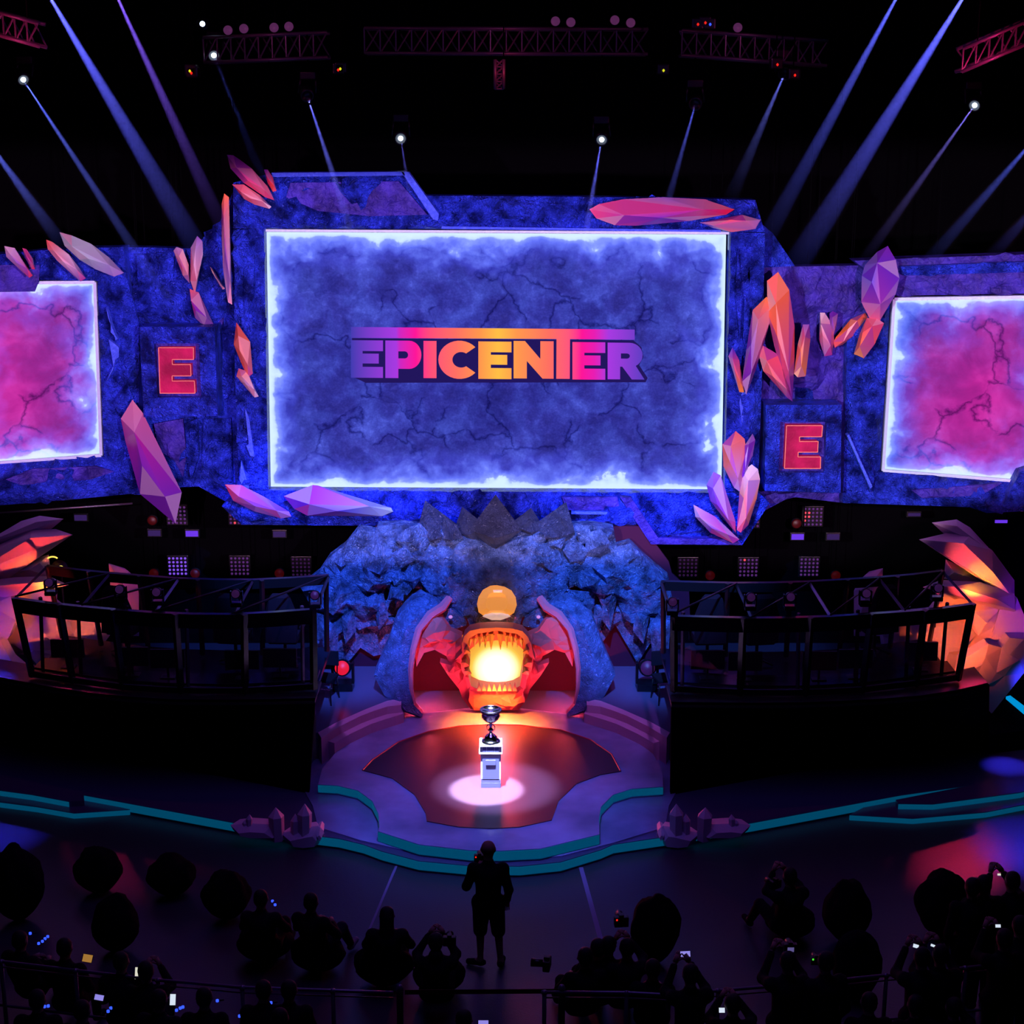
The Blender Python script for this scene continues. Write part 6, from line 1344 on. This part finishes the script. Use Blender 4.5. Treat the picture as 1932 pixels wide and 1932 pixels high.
lathe('tripod_head', [(0, -.14), (.03, -.14), (.04, -.06), (0, -.06)], (0, 0, 0), r, M['black'], 10)
for k in range(3): tube('tripod_leg', [(0, 0, -.12), (.38*math.cos(k*2.094+.4), .38*math.sin(k*2.094+.4), -1.11)], .018, r, M['black'], 6)
q = PZ(1463, 1668, .98); cam_obj(q, 'long-lensed camera of the seated photographer on the right', False, 1.1, .6)
q = PZ(1491, 1788, 1.72); cam_obj(q, 'camera held overhead at the right barrier', True, 1.0, 0)
q = PZ(848, 1775, 1.1); cam_obj(q, 'camera of the person filming left of the standing man', False, 1.1, 0)

# ------------------------------------------------------------------ barriers
def barrier(top, low, posts, label):
    r = empty('crowd_barrier', PZ(*posts[0], 0), label, 'barrier', 'steel crowd barriers')
    tube('top_rail', [PZ(x, y, 1.1) for x, y in top], .021, r, M['rail'], 10)
    tube('top_rail', [PZ(x, y, 1.1)-Vector((0, 0, .07)) for x, y in top], .010, r, M['rail'], 8)
    tube('lower_rail', [PZ(x, y, 1.1)-Vector((0, 0, .60)) for x, y in top], .018, r, M['rail'], 10)
    for x, y in posts:
        p = PZ(x, y, 1.1); tube('post', [p, Vector((p.x, p.y, 0))], .026, r, M['rail'], 10); lathe('post_cap', [(0, -.02), (.035, -.02), (.04, .01), (0, .03)], p, r, M['rail'], 12)
        box('foot_plate', (p.x, p.y, .01), (.14, .14, .02), r, M['black'])
    return r
barrier([(-60, 1806), (0, 1814), (142, 1831), (298, 1849), (457, 1863), (628, 1869), (742, 1873)], None, [(2, 1814), (142, 1831), (298, 1849), (457, 1863), (628, 1869)], 'curved steel crowd barrier along the bottom left')
barrier([(1024, 1872), (1180, 1873), (1270, 1878), (1355, 1869), (1515, 1856), (1672, 1840), (1822, 1826), (1932, 1813), (1990, 1806)], None, [(1027, 1872), (1182, 1873), (1355, 1869), (1515, 1856), (1672, 1840), (1822, 1826)], 'curved steel crowd barrier along the bottom right')
for x, side in ((754, 'left'), (1060, 'right')):
    p = PZ(x, 1862, 1.15); r = empty('stanchion', (p.x, p.y, 0), 'black post with a shiny round cap at the %s end of the red belt' % side, 'barrier post', 'belt posts')
    tube('pole', [p-Vector((0, 0, .04)), Vector((p.x, p.y, .02))], .04, r, M['black'], 12); lathe('cap', [(0, -.06), (.04, -.06), (.047, -.02), (.03, .02), (0, .035)], p, r, M['rail'], 14); lathe('base', [(0, 0), (.17, 0), (.15, .02), (0, .03)], (p.x, p.y, 0), r, M['black'], 20)
M['belt'] = mat('dark_red_belt', (.10, .004, .006), .7, .2)
a, b = PZ(764, 1868, 1.06), PZ(1052, 1866, 1.06)
tag(solid('belt', [a, b, b-Vector((0, 0, .06)), a-Vector((0, 0, .06))], [v+Vector((0, .006, 0)) for v in (a, b, b-Vector((0, 0, .06)), a-Vector((0, 0, .06)))], None, M['belt']), 'dark red belt stretched between the two black posts', 'belt')
